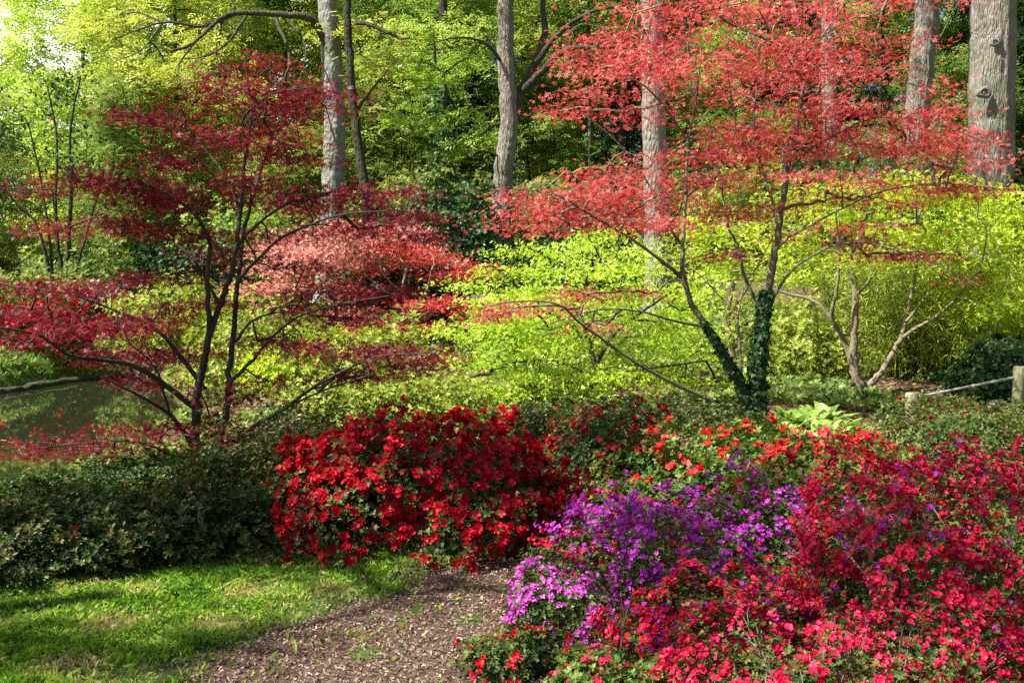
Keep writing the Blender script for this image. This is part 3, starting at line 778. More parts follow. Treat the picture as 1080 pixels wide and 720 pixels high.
P = pads([(262, 72, 50, 22, .5), (312, 102, 70, 20), (158, 121, 52, 9), (232, 96, 38, 14), (285, 140, 60, 15, .8), (110, 190, 75, 11, 1.2), (170, 208, 55, 14), (300, 165, 55, 11),
          (250, 190, 45, 10, .7), (335, 212, 90, 12), (140, 236, 60, 10), (200, 246, 45, 11, .8), (372, 236, 70, 9), (240, 268, 55, 9, .7), (55, 302, 90, 8, 1.2), (165, 290, 60, 7, .8),
          (15, 330, 60, 10), (95, 342, 80, 13, 1.3), (150, 338, 45, 10), (125, 372, 60, 11), (320, 308, 60, 7, .6), (405, 306, 55, 8, 1.2), (350, 335, 60, 7, .9), (360, 395, 60, 6, .9), (290, 400, 40, 8, .7), (330, 366, 90, 9, .9), (425, 372, 60, 8, 1.2), (245, 415, 42, 13), (140, 400, 38, 9),
          (228, 440, 32, 10), (105, 472, 85, 8, .7), (290, 358, 45, 8, .7), (20, 360, 45, 7), (20, 200, 50, 7, .4), (405, 200, 45, 8, .6), (400, 395, 50, 6, .5), (190, 320, 60, 9, .8), (60, 240, 50, 8, .6), (300, 280, 60, 8, .7), (230, 145, 60, 10, .8), (170, 170, 60, 9, .7), (200, 375, 50, 10, .7), (425, 225, 50, 7, .9), (440, 250, 38, 5, .8), (385, 202, 55, 7, .8), (300, 246, 60, 8, .8), (440, 386, 50, 5, .8), (335, 324, 60, 7, .8), (150, 452, 60, 8, .8), (235, 456, 40, 9, .9), (60, 466, 50, 6, .5)], D, 1.0, 1.25)
t.grow(P, mb, rt=.0028)
t.leaves(P, 'maple_dark', 23, .15, .034, .039, MAPLE, up=.85, jit=.55, wl=.5, hang=.15, tone=.4)

# ---- bright red maple on the right, ivy up its trunk
D = 13.6
b = at(796, 446, D); b[2] = H(b[0], b[1])
t = Tree('red_maple', 'bright coral red japanese maple with ivy up its trunk', 'tree', b)
t.limb([b + [0, 0, -.05], *L3([(798, 414), (801, 373), (804, 335), (808, 314), (815, 279), (822, 236), (829, 188), (836, 150), (842, 121), (848, 85), (845, 40), (838, 5), (836, -30)], D, .3)], .082, .012, 'bark_lichen', 'trunk', 12, flare=.35)
t.limb(L3([(793, 440), (779, 400), (761, 369), (744, 341), (727, 314), (720, 282), (721, 250), (723, 208), (726, 150), (735, 100), (740, 50)], D, -.4), .062, .010, 'bark_lichen', 'branch', 10)
for pts, dd, r0 in [([(803, 335), (800, 321), (786, 293), (777, 258), (767, 235), (758, 179), (745, 130), (720, 80)], .6, .035),
                    ([(722, 295), (706, 282), (675, 258), (647, 241), (615, 222), (583, 204), (540, 200)], -1.1, .032),
                    ([(721, 260), (709, 244), (695, 215), (672, 175), (640, 140), (600, 110)], -.3, .024),
                    ([(786, 446), (754, 425), (716, 407), (678, 387), (647, 366), (612, 341), (588, 321), (545, 318), (505, 325)], -1.6, .035),
                    ([(744, 345), (709, 338), (678, 329), (640, 326), (605, 333), (570, 345)], -1.2, .02),
                    ([(812, 320), (832, 289), (853, 272), (880, 259), (912, 256), (947, 265), (988, 279), (1037, 303)], -1.0, .022),
                    ([(819, 262), (835, 248), (849, 241), (888, 220), (930, 202), (985, 194), (1050, 198)], -.6, .022),
                    ([(823, 236), (812, 205), (803, 175), (795, 130), (800, 70), (790, 20)], .5, .026),
                    ([(829, 188), (850, 160), (885, 140), (930, 122), (985, 130), (1040, 150)], -.8, .022),
                    ([(842, 121), (870, 90), (910, 65), (950, 45)], .8, .018),
                    ([(848, 85), (820, 50), (780, 30)], -.7, .014), ([(726, 150), (690, 100), (650, 75), (600, 60)], -.8, .018),
                    ([(735, 100), (700, 60), (660, 35), (615, 25)], .5, .014), ([(845, 60), (880, 30), (930, 12)], -.3, .012),
                    ([(758, 179), (775, 140), (770, 95), (765, 50)], -.4, .014)]:
    t.limb(L3(pts, D, dd), r0, .006, 'bark_lichen', 'branch', 7, 5)
for pts, dd, r0 in [([(782, 400), (779, 352), (775, 331), (754, 307), (737, 289), (705, 270)], .5, .024), ([(778, 335), (779, 327), (786, 300), (800, 279), (815, 250)], .6, .016)]:
    t.limb(L3(pts, D, dd), r0, .006, 'bark_pale', 'branch', 7, 5)
P = pads([(830, 12, 140, 24, .65), (655, 38, 70, 17, .8), (760, 50, 110, 16, .65), (905, 42, 90, 16, .7), (660, 72, 80, 14), (618, 100, 55, 10), (740, 92, 110, 12, .8), (860, 84, 100, 10, .8), (685, 122, 70, 8, .8),
          (880, 112, 70, 9), (960, 118, 80, 13), (820, 130, 90, 10, 1.1), (1005, 146, 60, 12), (930, 156, 70, 9), (600, 212, 90, 12), (660, 182, 70, 9), (720, 165, 70, 9), (790, 165, 70, 10), (860, 162, 60, 7),
          (700, 208, 80, 11), (590, 238, 70, 7), (765, 224, 60, 9, .8), (940, 194, 80, 7), (1010, 196, 50, 6), (880, 206, 50, 7), (540, 206, 30, 8), (640, 308, 70, 7), (560, 322, 65, 7), (515, 330, 35, 6),
          (900, 255, 45, 6), (955, 268, 45, 6), (1018, 293, 22, 5), (770, 270, 40, 6, .6), (835, 250, 30, 6, .6), (690, 240, 60, 7, .5), (620, 342, 40, 5, .5), (985, 90, 40, 10, .6), (760, -10, 160, 14), (920, -8, 120, 14), (700, 15, 70, 14), (780, 75, 90, 14), (830, 55, 90, 14), (700, 60, 70, 12), (900, 75, 80, 12), (640, 195, 80, 9), (570, 225, 60, 8), (740, 190, 80, 9), (840, 108, 70, 9), (640, 55, 60, 12), (590, 115, 40, 8), (880, 140, 90, 9), (960, 142, 70, 9), (1005, 172, 60, 8), (825, 150, 70, 8), (765, 142, 60, 8, .8), (870, 186, 70, 7), (965, 212, 60, 6, .9), (822, 216, 50, 7, .8), (700, 232, 80, 8), (640, 224, 70, 8), (945, 268, 70, 5), (1020, 200, 50, 6), (900, 235, 60, 6, .7), (1000, 160, 60, 8)], D, 1.8, 1.1)
t.grow(P, 'bark_lichen', rt=.0036)
t.leaves(P, 'maple_red', 17, .19, .036, .05, MAPLE, up=.85, jit=.55, wl=.7, hang=.15, tone=.5)
# ivy sleeve
nI = 2600
tt = rng.uniform(0, 1, nI) ** 1.2
ax = np.array([np.interp(tt * 1.0, np.linspace(0, 1, 5), L3([(796, 446), (798, 414), (801, 373), (804, 335), (809, 305)], D)[:, k]) for k in range(3)]).T
ang = rng.uniform(0, 6.28, nI)
rr = (.085 - .03 * tt) + np.abs(rng.normal(size=nI)) * .045 * (1 - .6 * tt)
on = np.stack([np.cos(ang), np.sin(ang), .25 * np.ones(nI)], -1)
p1 = ax + np.stack([np.cos(ang) * rr, np.sin(ang) * rr, 0 * rr], -1)
s2 = rng.uniform(0, 1, 1000) ** 1.3
ax2 = np.array([np.interp(s2, np.linspace(0, 1, 4), L3([(793, 440), (779, 400), (761, 369), (742, 338)], D, -.2)[:, k]) for k in range(3)]).T
a2 = rng.uniform(0, 6.28, 1000); r2 = (.06 - .03 * s2) + np.abs(rng.normal(size=1000)) * .022
on2 = np.stack([np.cos(a2), np.sin(a2), .25 * np.ones(1000)], -1)
p2 = ax2 + np.stack([np.cos(a2) * r2, np.sin(a2) * r2, 0 * r2], -1)
IVY = lobes([(-60, .75, .28), (0, 1, .32), (60, .75, .28)])
pp = np.concatenate([p1, p2]); nn = norm(np.concatenate([on, on2]) + rng.normal(size=(nI + 1000, 3)) * .35)
a = Acc(); a.inst(IVY, pp - t.base, frames(nn, np.array([0, 0, -1.]) + rng.normal(size=nn.shape) * .5), rng.uniform(.03, .065, len(pp)))
a.build('ivy', M['ivy'], t.t)

# ---- pale-stemmed golden acer at the right
D = 17
b = at(908, 420, D); b[2] = H(b[0], b[1])
t = Tree('golden_acer', 'golden green acer with pale spreading bare stems', 'tree', b)
t.limb([b + [0, 0, -.08], *L3([(906, 405), (900, 383), (901, 352), (902, 310), (897, 288), (888, 272)], D)], .11, .03, 'bark_pale', 'trunk', 10, flare=.3)
for pts, dd, r0 in [([(901, 388), (884, 348), (867, 324), (850, 314), (832, 310), (800, 300)], .4, .06), ([(884, 348), (877, 331), (884, 296), (884, 250), (880, 200)], -.4, .045),
                    ([(908, 412), (920, 402), (933, 387), (950, 355), (960, 317), (968, 270), (970, 220)], .3, .075), ([(945, 364), (962, 348), (981, 338), (1009, 314), (1035, 280)], -.5, .045),
                    ([(902, 312), (915, 298), (930, 275), (935, 240)], -.5, .03), ([(955, 340), (975, 315), (1000, 280), (1020, 240)], .6, .025), ([(897, 288), (905, 260), (925, 215)], .4, .025)]:
    t.limb(L3(pts, D, dd), r0, .012, 'bark_pale', 'branch', 8, 5)
P = pads([(865, 204, 60, 12), (950, 196, 80, 14, 1.3), (1035, 215, 60, 20, 1.4), (990, 200, 70, 14, 1.4), (900, 228, 60, 12, 1.1), (985, 245, 85, 18, 1.5), (1045, 275, 50, 20, 1.4), (930, 270, 55, 12, 1), (840, 262, 40, 12, .8), (1010, 298, 50, 12, 1.2),
          (1060, 320, 40, 14, 1.1), (1080, 240, 40, 30)], D, 1.8, 1.4)
t.grow(P, 'bark_pale', rt=.0045)
t.leaves(P, 'golden', 22, .2, .06, .066, MAPLE3, up=.75, jit=.6, hang=.3, wl=1.2, tone=.5)

# ---- lime acer in the middle
D = 17.2
b = at(636, 432, D); b[2] = H(b[0], b[1])
t = Tree('lime_acer', 'glowing lime green acer with layered leaves behind the red flowers', 'tree', b)
t.limb([b + [0, 0, -.08], *L3([(632, 400), (625, 375), (618, 350), (605, 320), (600, 290)], D)], .07, .02, 'bark_dark', 'trunk', 9, flare=.3)
for pts, dd, r0 in [([(628, 385), (650, 350), (690, 320), (720, 300)], -.5, .04), ([(620, 355), (580, 330), (540, 320), (500, 330)], .6, .04), ([(630, 395), (670, 390), (710, 385), (745, 380)], -.7, .035),
                    ([(632, 405), (600, 385), (560, 380), (520, 390)], -.8, .035), ([(605, 320), (630, 290), (660, 270)], .5, .025), ([(633, 412), (605, 405), (570, 410)], -1.2, .025)]:
    t.limb(L3(pts, D, dd), r0, .01, 'bark_dark', 'branch', 7, 5)
P = pads([(600, 262, 55, 10), (560, 285, 60, 11), (640, 280, 75, 11), (700, 300, 55, 11), (520, 312, 45, 9), (600, 310, 80, 12), (670, 325, 70, 11), (730, 330, 40, 12), (510, 345, 45, 11), (570, 345, 60, 11), (630, 355, 60, 10),
          (700, 355, 50, 11), (500, 378, 45, 11), (560, 382, 55, 11), (620, 392, 45, 8, .7), (690, 388, 55, 10), (740, 372, 35, 10), (520, 412, 55, 11), (580, 418, 50, 9), (660, 408, 40, 7, .7), (470, 400, 35, 10), (480, 425, 40, 9), (545, 435, 60, 8), (660, 260, 40, 8, .7), (620, 250, 30, 6, .6), (560, 362, 60, 10), (650, 372, 60, 10), (600, 335, 70, 10), (540, 330, 60, 10), (600, 425, 60, 9), (680, 425, 50, 8, .8), (500, 440, 50, 8), (550, 400, 60, 10, 1, 16.0), (490, 405, 45, 10, 1, 16.0), (600, 405, 60, 9, 1, 16.2), (650, 395, 50, 9, 1, 16), (720, 400, 40, 8, .8, 16.4), (540, 430, 50, 8, 1, 15.8), (460, 430, 35, 8, 1, 16), (600, 440, 50, 6, .8, 15.8), (580, 350, 60, 10, 1, 16.2), (700, 340, 50, 10, 1, 16.4), (478, 298, 34, 5, .7), (640, 244, 40, 5, .6), (545, 262, 34, 5, .6), (748, 288, 30, 6, .6), (452, 372, 30, 6, .7), (770, 398, 30, 8, .7), (455, 345, 26, 5, .7)], D, 2.2, 1.3)
t.grow(P, 'bark_dark', rt=.004)
t.leaves(P, 'lime', 34, .19, .06, .048, MAPLE3, up=.65, jit=.65, hang=.3, wl=.5, toward=.2, tone=.55)
# ---- second lime acer filling the gap to the right of the ivy trunk
D = 20
b = at(770, 405, D); b[2] = H(b[0], b[1])
t = Tree('lime_acer', 'yellow green acer seen through the branches of the bright red maple', 'tree', b)
t.limb([b + [0, 0, -.1], *L3([(772, 370), (768, 330), (775, 290), (770, 250)], D)], .08, .025, 'bark_pale', 'trunk', 8)
for pts, dd, r0 in [([(770, 350), (745, 310), (720, 280)], .5, .03), ([(770, 330), (800, 290), (840, 260)], -.5, .03), ([(771, 370), (810, 340), (850, 325)], .4, .03)]:
    t.limb(L3(pts, D, dd), r0, .01, 'bark_pale', 'branch', 6, 5)
P = pads([(770, 240, 70, 12), (720, 265, 50, 10), (830, 255, 60, 12), (780, 280, 70, 12), (850, 290, 50, 12), (730, 310, 45, 10), (800, 318, 60, 11), (850, 340, 45, 12), (760, 350, 45, 9, .8), (840, 375, 45, 12), (870, 390, 40, 10), (740, 245, 50, 10), (860, 220, 50, 12)], D, 1.4, .95)
t.grow(P, 'bark_pale', rt=.005)
t.leaves(P, 'golden', 24, .2, .06, .066, MAPLE3, up=.9, jit=.5, hang=.2)

# ---- salmon acer and coral acer in the middle distance
D = 22
b = at(330, 352, D); b[2] = H(b[0], b[1])
t = Tree('salmon_acer', 'wide salmon pink acer in front of the grey trunk', 'tree', b)
t.limb([b + [0, 0, -.1], *L3([(328, 330), (322, 310), (330, 290), (335, 265)], D)], .09, .03, 'bark_pale', 'trunk', 8)
for pts, dd, r0 in [([(326, 325), (300, 300), (285, 275)], .6, .04), ([(325, 315), (350, 290), (375, 268)], -.6, .04), ([(330, 335), (370, 320), (400, 300)], .5, .03), ([(328, 328), (290, 320), (262, 305)], -.5, .03)]:
    t.limb(L3(pts, D, dd), r0, .012, 'bark_pale', 'branch', 6, 5)
P = pads([(300, 258, 55, 10), (345, 248, 60, 10), (390, 250, 50, 9), (290, 280, 50, 10), (340, 275, 60, 10), (400, 272, 35, 8, .7), (275, 305, 40, 9), (330, 300, 50, 9), (300, 325, 45, 8), (365, 330, 55, 8), (420, 240, 35, 7), (335, 350, 45, 8, .7), (420, 330, 40, 6, .7), (360, 238, 60, 8), (420, 262, 50, 8), (450, 275, 40, 7), (310, 268, 60, 9), (370, 262, 60, 9)], D, 1.4, 1.5)
t.grow(P, 'bark_pale', rt=.005)
t.leaves(P, 'maple_salmon', 24, .2, .06, .075, MAPLE3, up=.8, jit=.55, hang=.2)
D = 21
b = at(440, 365, D); b[2] = H(b[0], b[1])
t = Tree('coral_acer', 'coral red acer with bare pale twigs around a dark hollow', 'tree', b)
t.limb([b + [0, 0, -.1], *L3([(438, 345), (430, 325), (425, 300), (430, 280)], D)], .07, .02, 'bark_pale', 'trunk', 8)
for pts, dd, r0 in [([(434, 338), (410, 310), (385, 290)], .2, .03), ([(432, 330), (450, 305), (455, 285)], -.4, .025), ([(436, 340), (465, 320), (490, 305)], .5, .03), ([(428, 312), (405, 290), (400, 270)], -.3, .02), ([(436, 345), (400, 335), (375, 325)], -.4, .02)]:
    t.limb(L3(pts, D, dd), r0, .01, 'bark_pale', 'branch', 6, 5)
P = pads([(420, 258, 45, 7), (455, 270, 40, 7), (480, 290, 45, 7, 1.1), (510, 283, 40, 6, 1), (400, 285, 20, 6, .6), (455, 318, 45, 6), (400, 345, 50, 7), (490, 325, 35, 6), (440, 345, 45, 6), (375, 305, 20, 8, .6)], D, 1.0, 1.6)
t.grow(P, 'bark_pale', rt=.005)
t.leaves(P, 'maple_coral', 24, .17, .05, .07, MAPLE3, up=.8, jit=.55, hang=.2)

# ---- shrubs of the middle distance
mid = [('pale_shrub', 'pale yellow green shrub under the salmon acer beside the pond', 375, 15.5, 1.0, .9, 1.05, 'cream_green', 2600, .075, 401),
       ('pale_shrub', 'wide pale green shrub just behind the red azalea', 430, 12.8, 1.0, .8, .62, 'cream_green', 3000, .06, 402),
       ('pale_shrub', 'yellowish shrub seen between the stems of the dark maple', 265, 18.5, 1.3, 1.0, 1.3, 'cream_green', 2600, .09, 403),
       ('pale_shrub', 'olive shrub on the far bank left of the maple stems', 190, 24.5, 1.5, 1.2, 1.5, 'cream_green', 2600, .10, 404),
       ('pale_shrub', 'pale shrub with dry stems right of the ivy trunk', 852, 18.6, .9, .8, 1.2, 'cream_green', 2200, .07, 405),
       ('pale_shrub', 'light green shrub on the bank below the salmon acer', 330, 17.0, 1.0, .9, .8, 'golden', 2400, .075, 406),
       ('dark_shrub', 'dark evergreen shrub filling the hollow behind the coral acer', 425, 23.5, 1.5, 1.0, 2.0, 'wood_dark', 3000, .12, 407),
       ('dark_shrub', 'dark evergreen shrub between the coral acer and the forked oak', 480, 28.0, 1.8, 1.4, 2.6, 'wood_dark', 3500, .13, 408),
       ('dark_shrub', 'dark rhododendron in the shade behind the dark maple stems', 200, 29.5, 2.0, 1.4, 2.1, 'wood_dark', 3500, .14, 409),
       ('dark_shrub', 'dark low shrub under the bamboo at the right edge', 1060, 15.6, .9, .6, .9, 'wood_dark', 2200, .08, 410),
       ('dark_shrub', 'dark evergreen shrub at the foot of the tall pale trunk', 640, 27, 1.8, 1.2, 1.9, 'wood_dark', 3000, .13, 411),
       ('green_bush', 'fresh green bush on the far bank at the left edge', 30, 27, 1.8, 1.2, 1.3, 'wood_green', 3000, .12, 412),
       ('green_bush', 'fresh green bush behind the slender stems on the left', 110, 30, 2.4, 1.5, 1.9, 'wood_green', 3600, .13, 413),
       ('green_bush', 'yellow green bush behind the dark maple crown', 250, 33, 2.5, 1.6, 3.0, 'wood_yellow', 4000, .14, 414),
       ('green_bush', 'leafy green bush between the grey trunk and the forked oak', 455, 33, 2.4, 1.6, 3.0, 'wood_green', 4000, .14, 415),
       ('green_bush', 'leafy green bush right of the forked oak', 600, 34, 2.6, 1.6, 2.8, 'wood_green', 4000, .14, 416),
       ('green_bush', 'bright green bush behind the bright red maple', 800, 32, 2.8, 1.6, 3.0, 'wood_yellow', 4000, .14, 417),
       ('green_bush', 'olive bush between the two trunks at the right', 930, 30, 2.4, 1.6, 3.6, 'wood_green', 4000, .13, 418)]
for nm, lab, px, d, rx, ry, h, lm, n_, sz, sd_ in mid:
    bush(nm, lab, 'shrub', px, d, rx, ry, h, lm, n_, sz, seed=sd_, lump=.22, stems=10)
bush('far_azalea', 'scarlet azalea in full sun across the pond', 'azalea', 38, 23.9, 1.0, .7, 1.0, 'azalea_leaf', 1600, .08, fl=[FL('fl_red', 190, 4, .06)], seed=420)
bush('far_azalea', 'dark red azalea across the pond behind the stone edging', 'azalea', 92, 26.0, .8, .7, .8, 'azalea_leaf', 1300, .08, fl=[FL('fl_darkred', 110, 4, .055, split=False)], seed=421)
bush('pink_azalea', 'pale pink azalea across the pond seen through the maple leaves', 'azalea', 112, 26.6, .9, .7, 1.2, 'azalea_leaf', 1300, .08, fl=[FL('fl_palepink', 120, 4, .055)], seed=422)

# bamboo at the right
def bamboo(px, d, r_, h, label, seed, mat='bamboo'):
    r = np.random.default_rng(seed)
    cx = (px - 540) / F * d; base = np.array([cx, d, float(H(cx, d))])
    t = thing('bamboo_clump', label, 'bamboo', base, 'bamboo clumps at the right')
    st = Acc(); lv = []; 
    for k in range(46):
        o = np.array([*(r.normal(size=2) * r_ * .35), 0]); lean = np.array([*(r.normal(size=2) * r_ * .7), 0]); hh = h * r.uniform(.6, 1.05)
        u = np.linspace(0, 1, 7)[:, None]
        c = o + u * np.array([0, 0, hh]) + lean * u ** 2 - np.array([0, 0, hh * .22]) * u ** 4
        st.tube(c, np.linspace(.013, .004, 7), 5)
        uu = r.uniform(.12, 1, 80)
        cc = np.array([np.interp(uu, np.linspace(0, 1, 7), c[:, i]) for i in range(3)]).T
        lv.append(cc + r.normal(size=cc.shape) * np.array([.17, .17, .10]))
    lv = np.concatenate(lv)
    a = Acc(); a.inst(BLADES, lv, frames(norm(np.array([0, -.2, 1.]) + rng.normal(size=lv.shape) * .55)), rng.uniform(.09, .17, len(lv)))
    a.build('foliage', M[mat], t); st.build('branchwork', M['bamboo'], t)
bamboo(955, 18.6, 1.0, 2.3, 'dense bamboo clump behind the pale stemmed acer', 501)
bamboo(1020, 19.3, 1.1, 2.9, 'taller bamboo clump near the right edge', 502)
bamboo(1085, 16.6, .8, 2.6, 'bamboo arching in at the right edge above the fence', 503, 'golden')
bamboo(900, 20.5, 1.0, 2.2, 'bamboo clump right of the ivy trunk in the background', 504)

# ---- slender multi-stemmed tree on the far bank, left
D = 29
b = at(62, 342, D); b[2] = H(b[0], b[1])
t = Tree('slender_tree', 'slender multi stemmed small tree across the pond at the left', 'tree', b)
for i, (pts, r0) in enumerate([([(62, 345), (64, 290), (58, 220), (60, 150), (50, 90)], .10), ([(66, 345), (70, 280), (76, 200), (74, 140), (85, 80)], .10), ([(58, 345), (52, 290), (40, 240), (18, 215), (0, 195)], .07), ([(72, 345), (80, 290), (96, 230), (110, 180)], .07), ([(60, 345), (55, 280), (45, 200), (30, 130)], .06)]):
    t.limb(L3(pts, D, rng.uniform(-.6, .6)) , r0, .02, 'bark_dark', 'trunk' if i == 0 else 'branch', 7, 5)
P = pads([(50, 110, 45, 30), (20, 150, 40, 25), (80, 150, 40, 25), (100, 190, 30, 20, .6), (20, 205, 30, 15, .5), (60, 190, 30, 20, .5)], D, 1.5, .35)
t.grow(P, 'bark_dark', rt=.008)
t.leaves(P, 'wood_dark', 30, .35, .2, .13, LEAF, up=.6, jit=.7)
# bright feathery conifer beside it
D = 33
cx = at(122, 300, D)
b = np.array([cx[0], D, float(H(cx[0], D))])
t = Tree('young_conifer', 'young bright green conifer behind the slender stems', 'tree', b)
t.limb([b, b + [0, 0, 3], b + [0, .1, 7.2]], .10, .02, 'bark_dark', 'trunk', 7)
P = []
for k in range(90):
    z = rng.uniform(2.4, 7.2); rr = (7.6 - z) * .32 * rng.uniform(.4, 1); an = rng.uniform(0, 6.28)
    P.append(b + [rr * math.cos(an), rr * math.sin(an), z - rr * .25])
t.grow(np.array(P), 'bark_dark', rt=.006)
t.leaves(P, 'wood_green', 60, .26, .08, .14, SPRAY, up=.8, jit=.4, hang=.4)

# ---- the tall trunks
def big_tree(name, label, trunk, d, r0, r1, bark, limbs=(), crown=None, leafmat='wood_yellow', top=17.0, flare=.5, sides=18, lump=.06, ncl=40, per=110, spread=.5, size=.13):
    px, py = trunk[0]
    c = at(px, py, d); b = np.array([c[0], d, float(H(c[0], d))])
    t = Tree(name, label, 'tree', b)
    P = L3(trunk, d)
    pts = [b + [0, 0, -.15]] + [p for p in P if p[2] > b[2] + .4]
    end = pts[-1]
    if top > end[2] + 1:
        dr = norm(pts[-1] - pts[-2])
        pts += [end + (dr * .4 + np.array([0, 0, .9])) * (top - end[2]) * .5, end + (dr * .5 + np.array([.05, 0, .9])) * (top - end[2])]
    t.limb(pts, r0, r1, bark, 'trunk', 72 if 'oak' in name else sides, 14 if 'oak' in name else 8, lump=.012 if 'oak' in name else lump, flare=flare, ridge=.03 if 'oak' in name else 0)
    for lp, dd, rr in limbs:
        t.limb(L3(lp, d, dd), rr, rr * .25, 'bark_limb', 'branch', 9, 6, lump=.05)
    ctr = []
    if crown is not None:
        cz0, cz1, cr = crown
        for k in range(ncl):
            an = rng.uniform(0, 6.28); rr = cr * math.sqrt(rng.uniform(.05, 1)); z = rng.uniform(cz0, cz1)
            ctr.append(end * [1, 1, 0] + [rr * math.cos(an), rr * math.sin(an), z])
    return t, ctr
def finish(t, ctr, bark, mat, per=110, spread=.5, flat=.16, size=.085, rt=.012, tm=LEAF):
    ctr = np.array(ctr)
    t.grow(ctr, bark, rt=rt, sag=.08, skip=6, rmax=.12)
    t.leaves(ctr, mat, int(per * .75), spread, flat, size * 2.3, SPRAY, up=.85, jit=.42, hang=.3, wl=1.2, tone=.5)

t, c_ = big_tree('beech_tree', 'grey mottled beech trunk rising behind the dark red maple', [(346, 330), (349, 250), (353, 150), (350, 60), (346, 0)], 28.6, .36, .22, 'bark_beech',
    [([(350, 62), (330, 22), (300, 16), (262, 14), (235, 18), (205, 45), (180, 55)], -1.5, .13), ([(290, 16), (305, 60), (297, 90)], -1, .06), ([(348, 30), (385, 25), (420, 40), (432, 40)], -1.0, .09), ([(352, 95), (372, 60), (395, 35)], 1.0, .07), ([(262, 14), (240, 45), (215, 60), (190, 62)], -1.4, .045), ([(250, 14), (212, 28), (172, 24), (118, 42)], -1.2, .06), ([(235, 18), (228, 55), (240, 96)], -1.3, .04), ([(300, 16), (322, 48), (316, 85)], -.9, .045), ([(205, 45), (188, 72), (196, 100)], -1.5, .035), ([(172, 24), (150, 52), (120, 66)], -1.2, .035)],
    (16, 19.5, 2.2), ncl=9)
c_ += list(pads([(225, 40, 45, 14, .5), (180, 70, 40, 14, .8), (400, 30, 50, 14), (420, 70, 40, 12), (250, 90, 40, 12, .6), (140, 20, 50, 14, .8)], 29.3, 1.5, .25))
finish(t, c_, 'bark_beech', 'wood_yellow', per=95, spread=.42)
t, c_ = big_tree('leaning_tree', 'thin dark trunk leaning beside the grey beech', [(392, 300), (390, 240), (382, 180), (374, 120), (368, 60), (366, 0)], 27.5, .17, .08, 'bark_dark', [([(374, 120), (400, 85), (420, 60)], .8, .05)], (12, 15, 2.5), ncl=6)
finish(t, c_, 'bark_dark', 'wood_green', per=90, spread=.4)
t, c_ = big_tree('oak_tree', 'forked oak with mossy trunk between the two red maples', [(529, 262), (530, 190), (537, 128), (533, 60), (534, 0)], 28, .30, .17, 'bark_oak',
    [([(537, 130), (548, 100), (563, 72), (574, 35), (572, 0), (575, -60)], .6, .20), ([(552, 95), (575, 72), (598, 52), (640, 50), (690, 46), (740, 52)], -1.5, .12), ([(566, 66), (590, 35), (622, 14), (665, 3), (720, -10)], -1.0, .09), ([(534, 170), (515, 160), (490, 158)], -.6, .04), ([(533, 70), (510, 45), (480, 40), (450, 48)], -1.5, .06)],
    (13, 18, 5.0), ncl=16)
c_ += list(pads([(470, 30, 60, 16), (440, 70, 50, 14, .9), (500, 60, 35, 14, .8), (470, 110, 45, 12, .9), (420, 130, 45, 12, .8), (480, 150, 45, 10, .7)], 30.3, 1.8, .28))
finish(t, c_, 'bark_oak', 'wood_yellow', per=95, spread=.42)
t, c_ = big_tree('beech_tree', 'tall straight pale trunk behind the bright red maple', [(693, 268), (691, 200), (689, 100), (688, 0)], 24, .31, .24, 'bark_grey', [], (11.5, 17, 5), ncl=34)
finish(t, c_, 'bark_grey', 'wood_yellow', per=95)
t, c_ = big_tree('oak_tree', 'brown oak trunk left of the massive trunk at the upper right', [(965, 200), (968, 120), (973, 60), (979, 0)], 33, .40, .33, 'bark_oak', [], (13, 19, 5), ncl=34)
finish(t, c_, 'bark_oak', 'wood_green', per=95)
t, c_ = big_tree('oak_tree', 'massive furrowed oak trunk with knots at the upper right edge', [(1043, 240), (1044, 190), (1046, 100), (1048, 0)], 27, .57, .52, 'bark_oak', [], (14, 20, 6), ncl=34, sides=28, lump=.02)
for (kx, ky, kr) in [(1049, 45, .13), (1037, 98, .19), (1056, 150, .08)]:
    p = at(kx, ky, 27 - .55); a = Acc()
    m_, s_ = 7, 14
    for j in range(1):
        th = np.linspace(.15, 1.45, m_)[:, None]; ph = np.linspace(0, 2 * math.pi, s_, endpoint=False)[None]
        rr_ = kr * (np.sin(th) + .12 * np.sin(3 * ph + ky) * np.sin(th)); bul = -.10 * kr / .15 * np.cos(th) * np.ones_like(ph) * np.where(th < .5, .45, 1)
        v = np.stack([rr_ * np.cos(ph), bul, rr_ * np.sin(ph) * .8], -1) + p
        i_ = np.arange(m_ - 1)[:, None] * s_; jj = np.arange(s_)[None]
        a.add(v - t.base, np.stack([i_ + jj, i_ + (jj + 1) % s_, i_ + s_ + (jj + 1) % s_, i_ + s_ + jj], -1))
    a.build('knot', M['bark_oak'], t.t, smooth=True)
finish(t, c_, 'bark_oak', 'wood_green', per=95)
t, c_ = big_tree('beech_tree', 'distant grey trunk glimpsed above the ivy maple', [(876, 220), (875, 140), (873, 80), (873, 0)], 38, .28, .22, 'bark_grey', [], (13, 19, 4), ncl=24)
finish(t, c_, 'bark_grey', 'wood_green', per=95)
t, c_ = big_tree('ivy_tree', 'dark ivy wrapped trunk deep in the wood between beech and oak', [(467, 270), (468, 200), (470, 120), (468, 40)], 34, .16, .12, 'bark_dark', [], (12, 16, 3), ncl=14)
n_ = 2600
z_ = rng.uniform(0, 1, n_); cc = np.array([np.interp(z_, np.linspace(0, 1, 4), L3([(467, 270), (468, 200), (470, 120), (468, 60)], 34)[:, k]) for k in range(3)]).T
an = rng.uniform(0, 6.28, n_); rr = .2 + np.abs(rng.normal(size=n_)) * .22
pp = cc + np.stack([np.cos(an) * rr, np.sin(an) * rr, 0 * rr], -1)
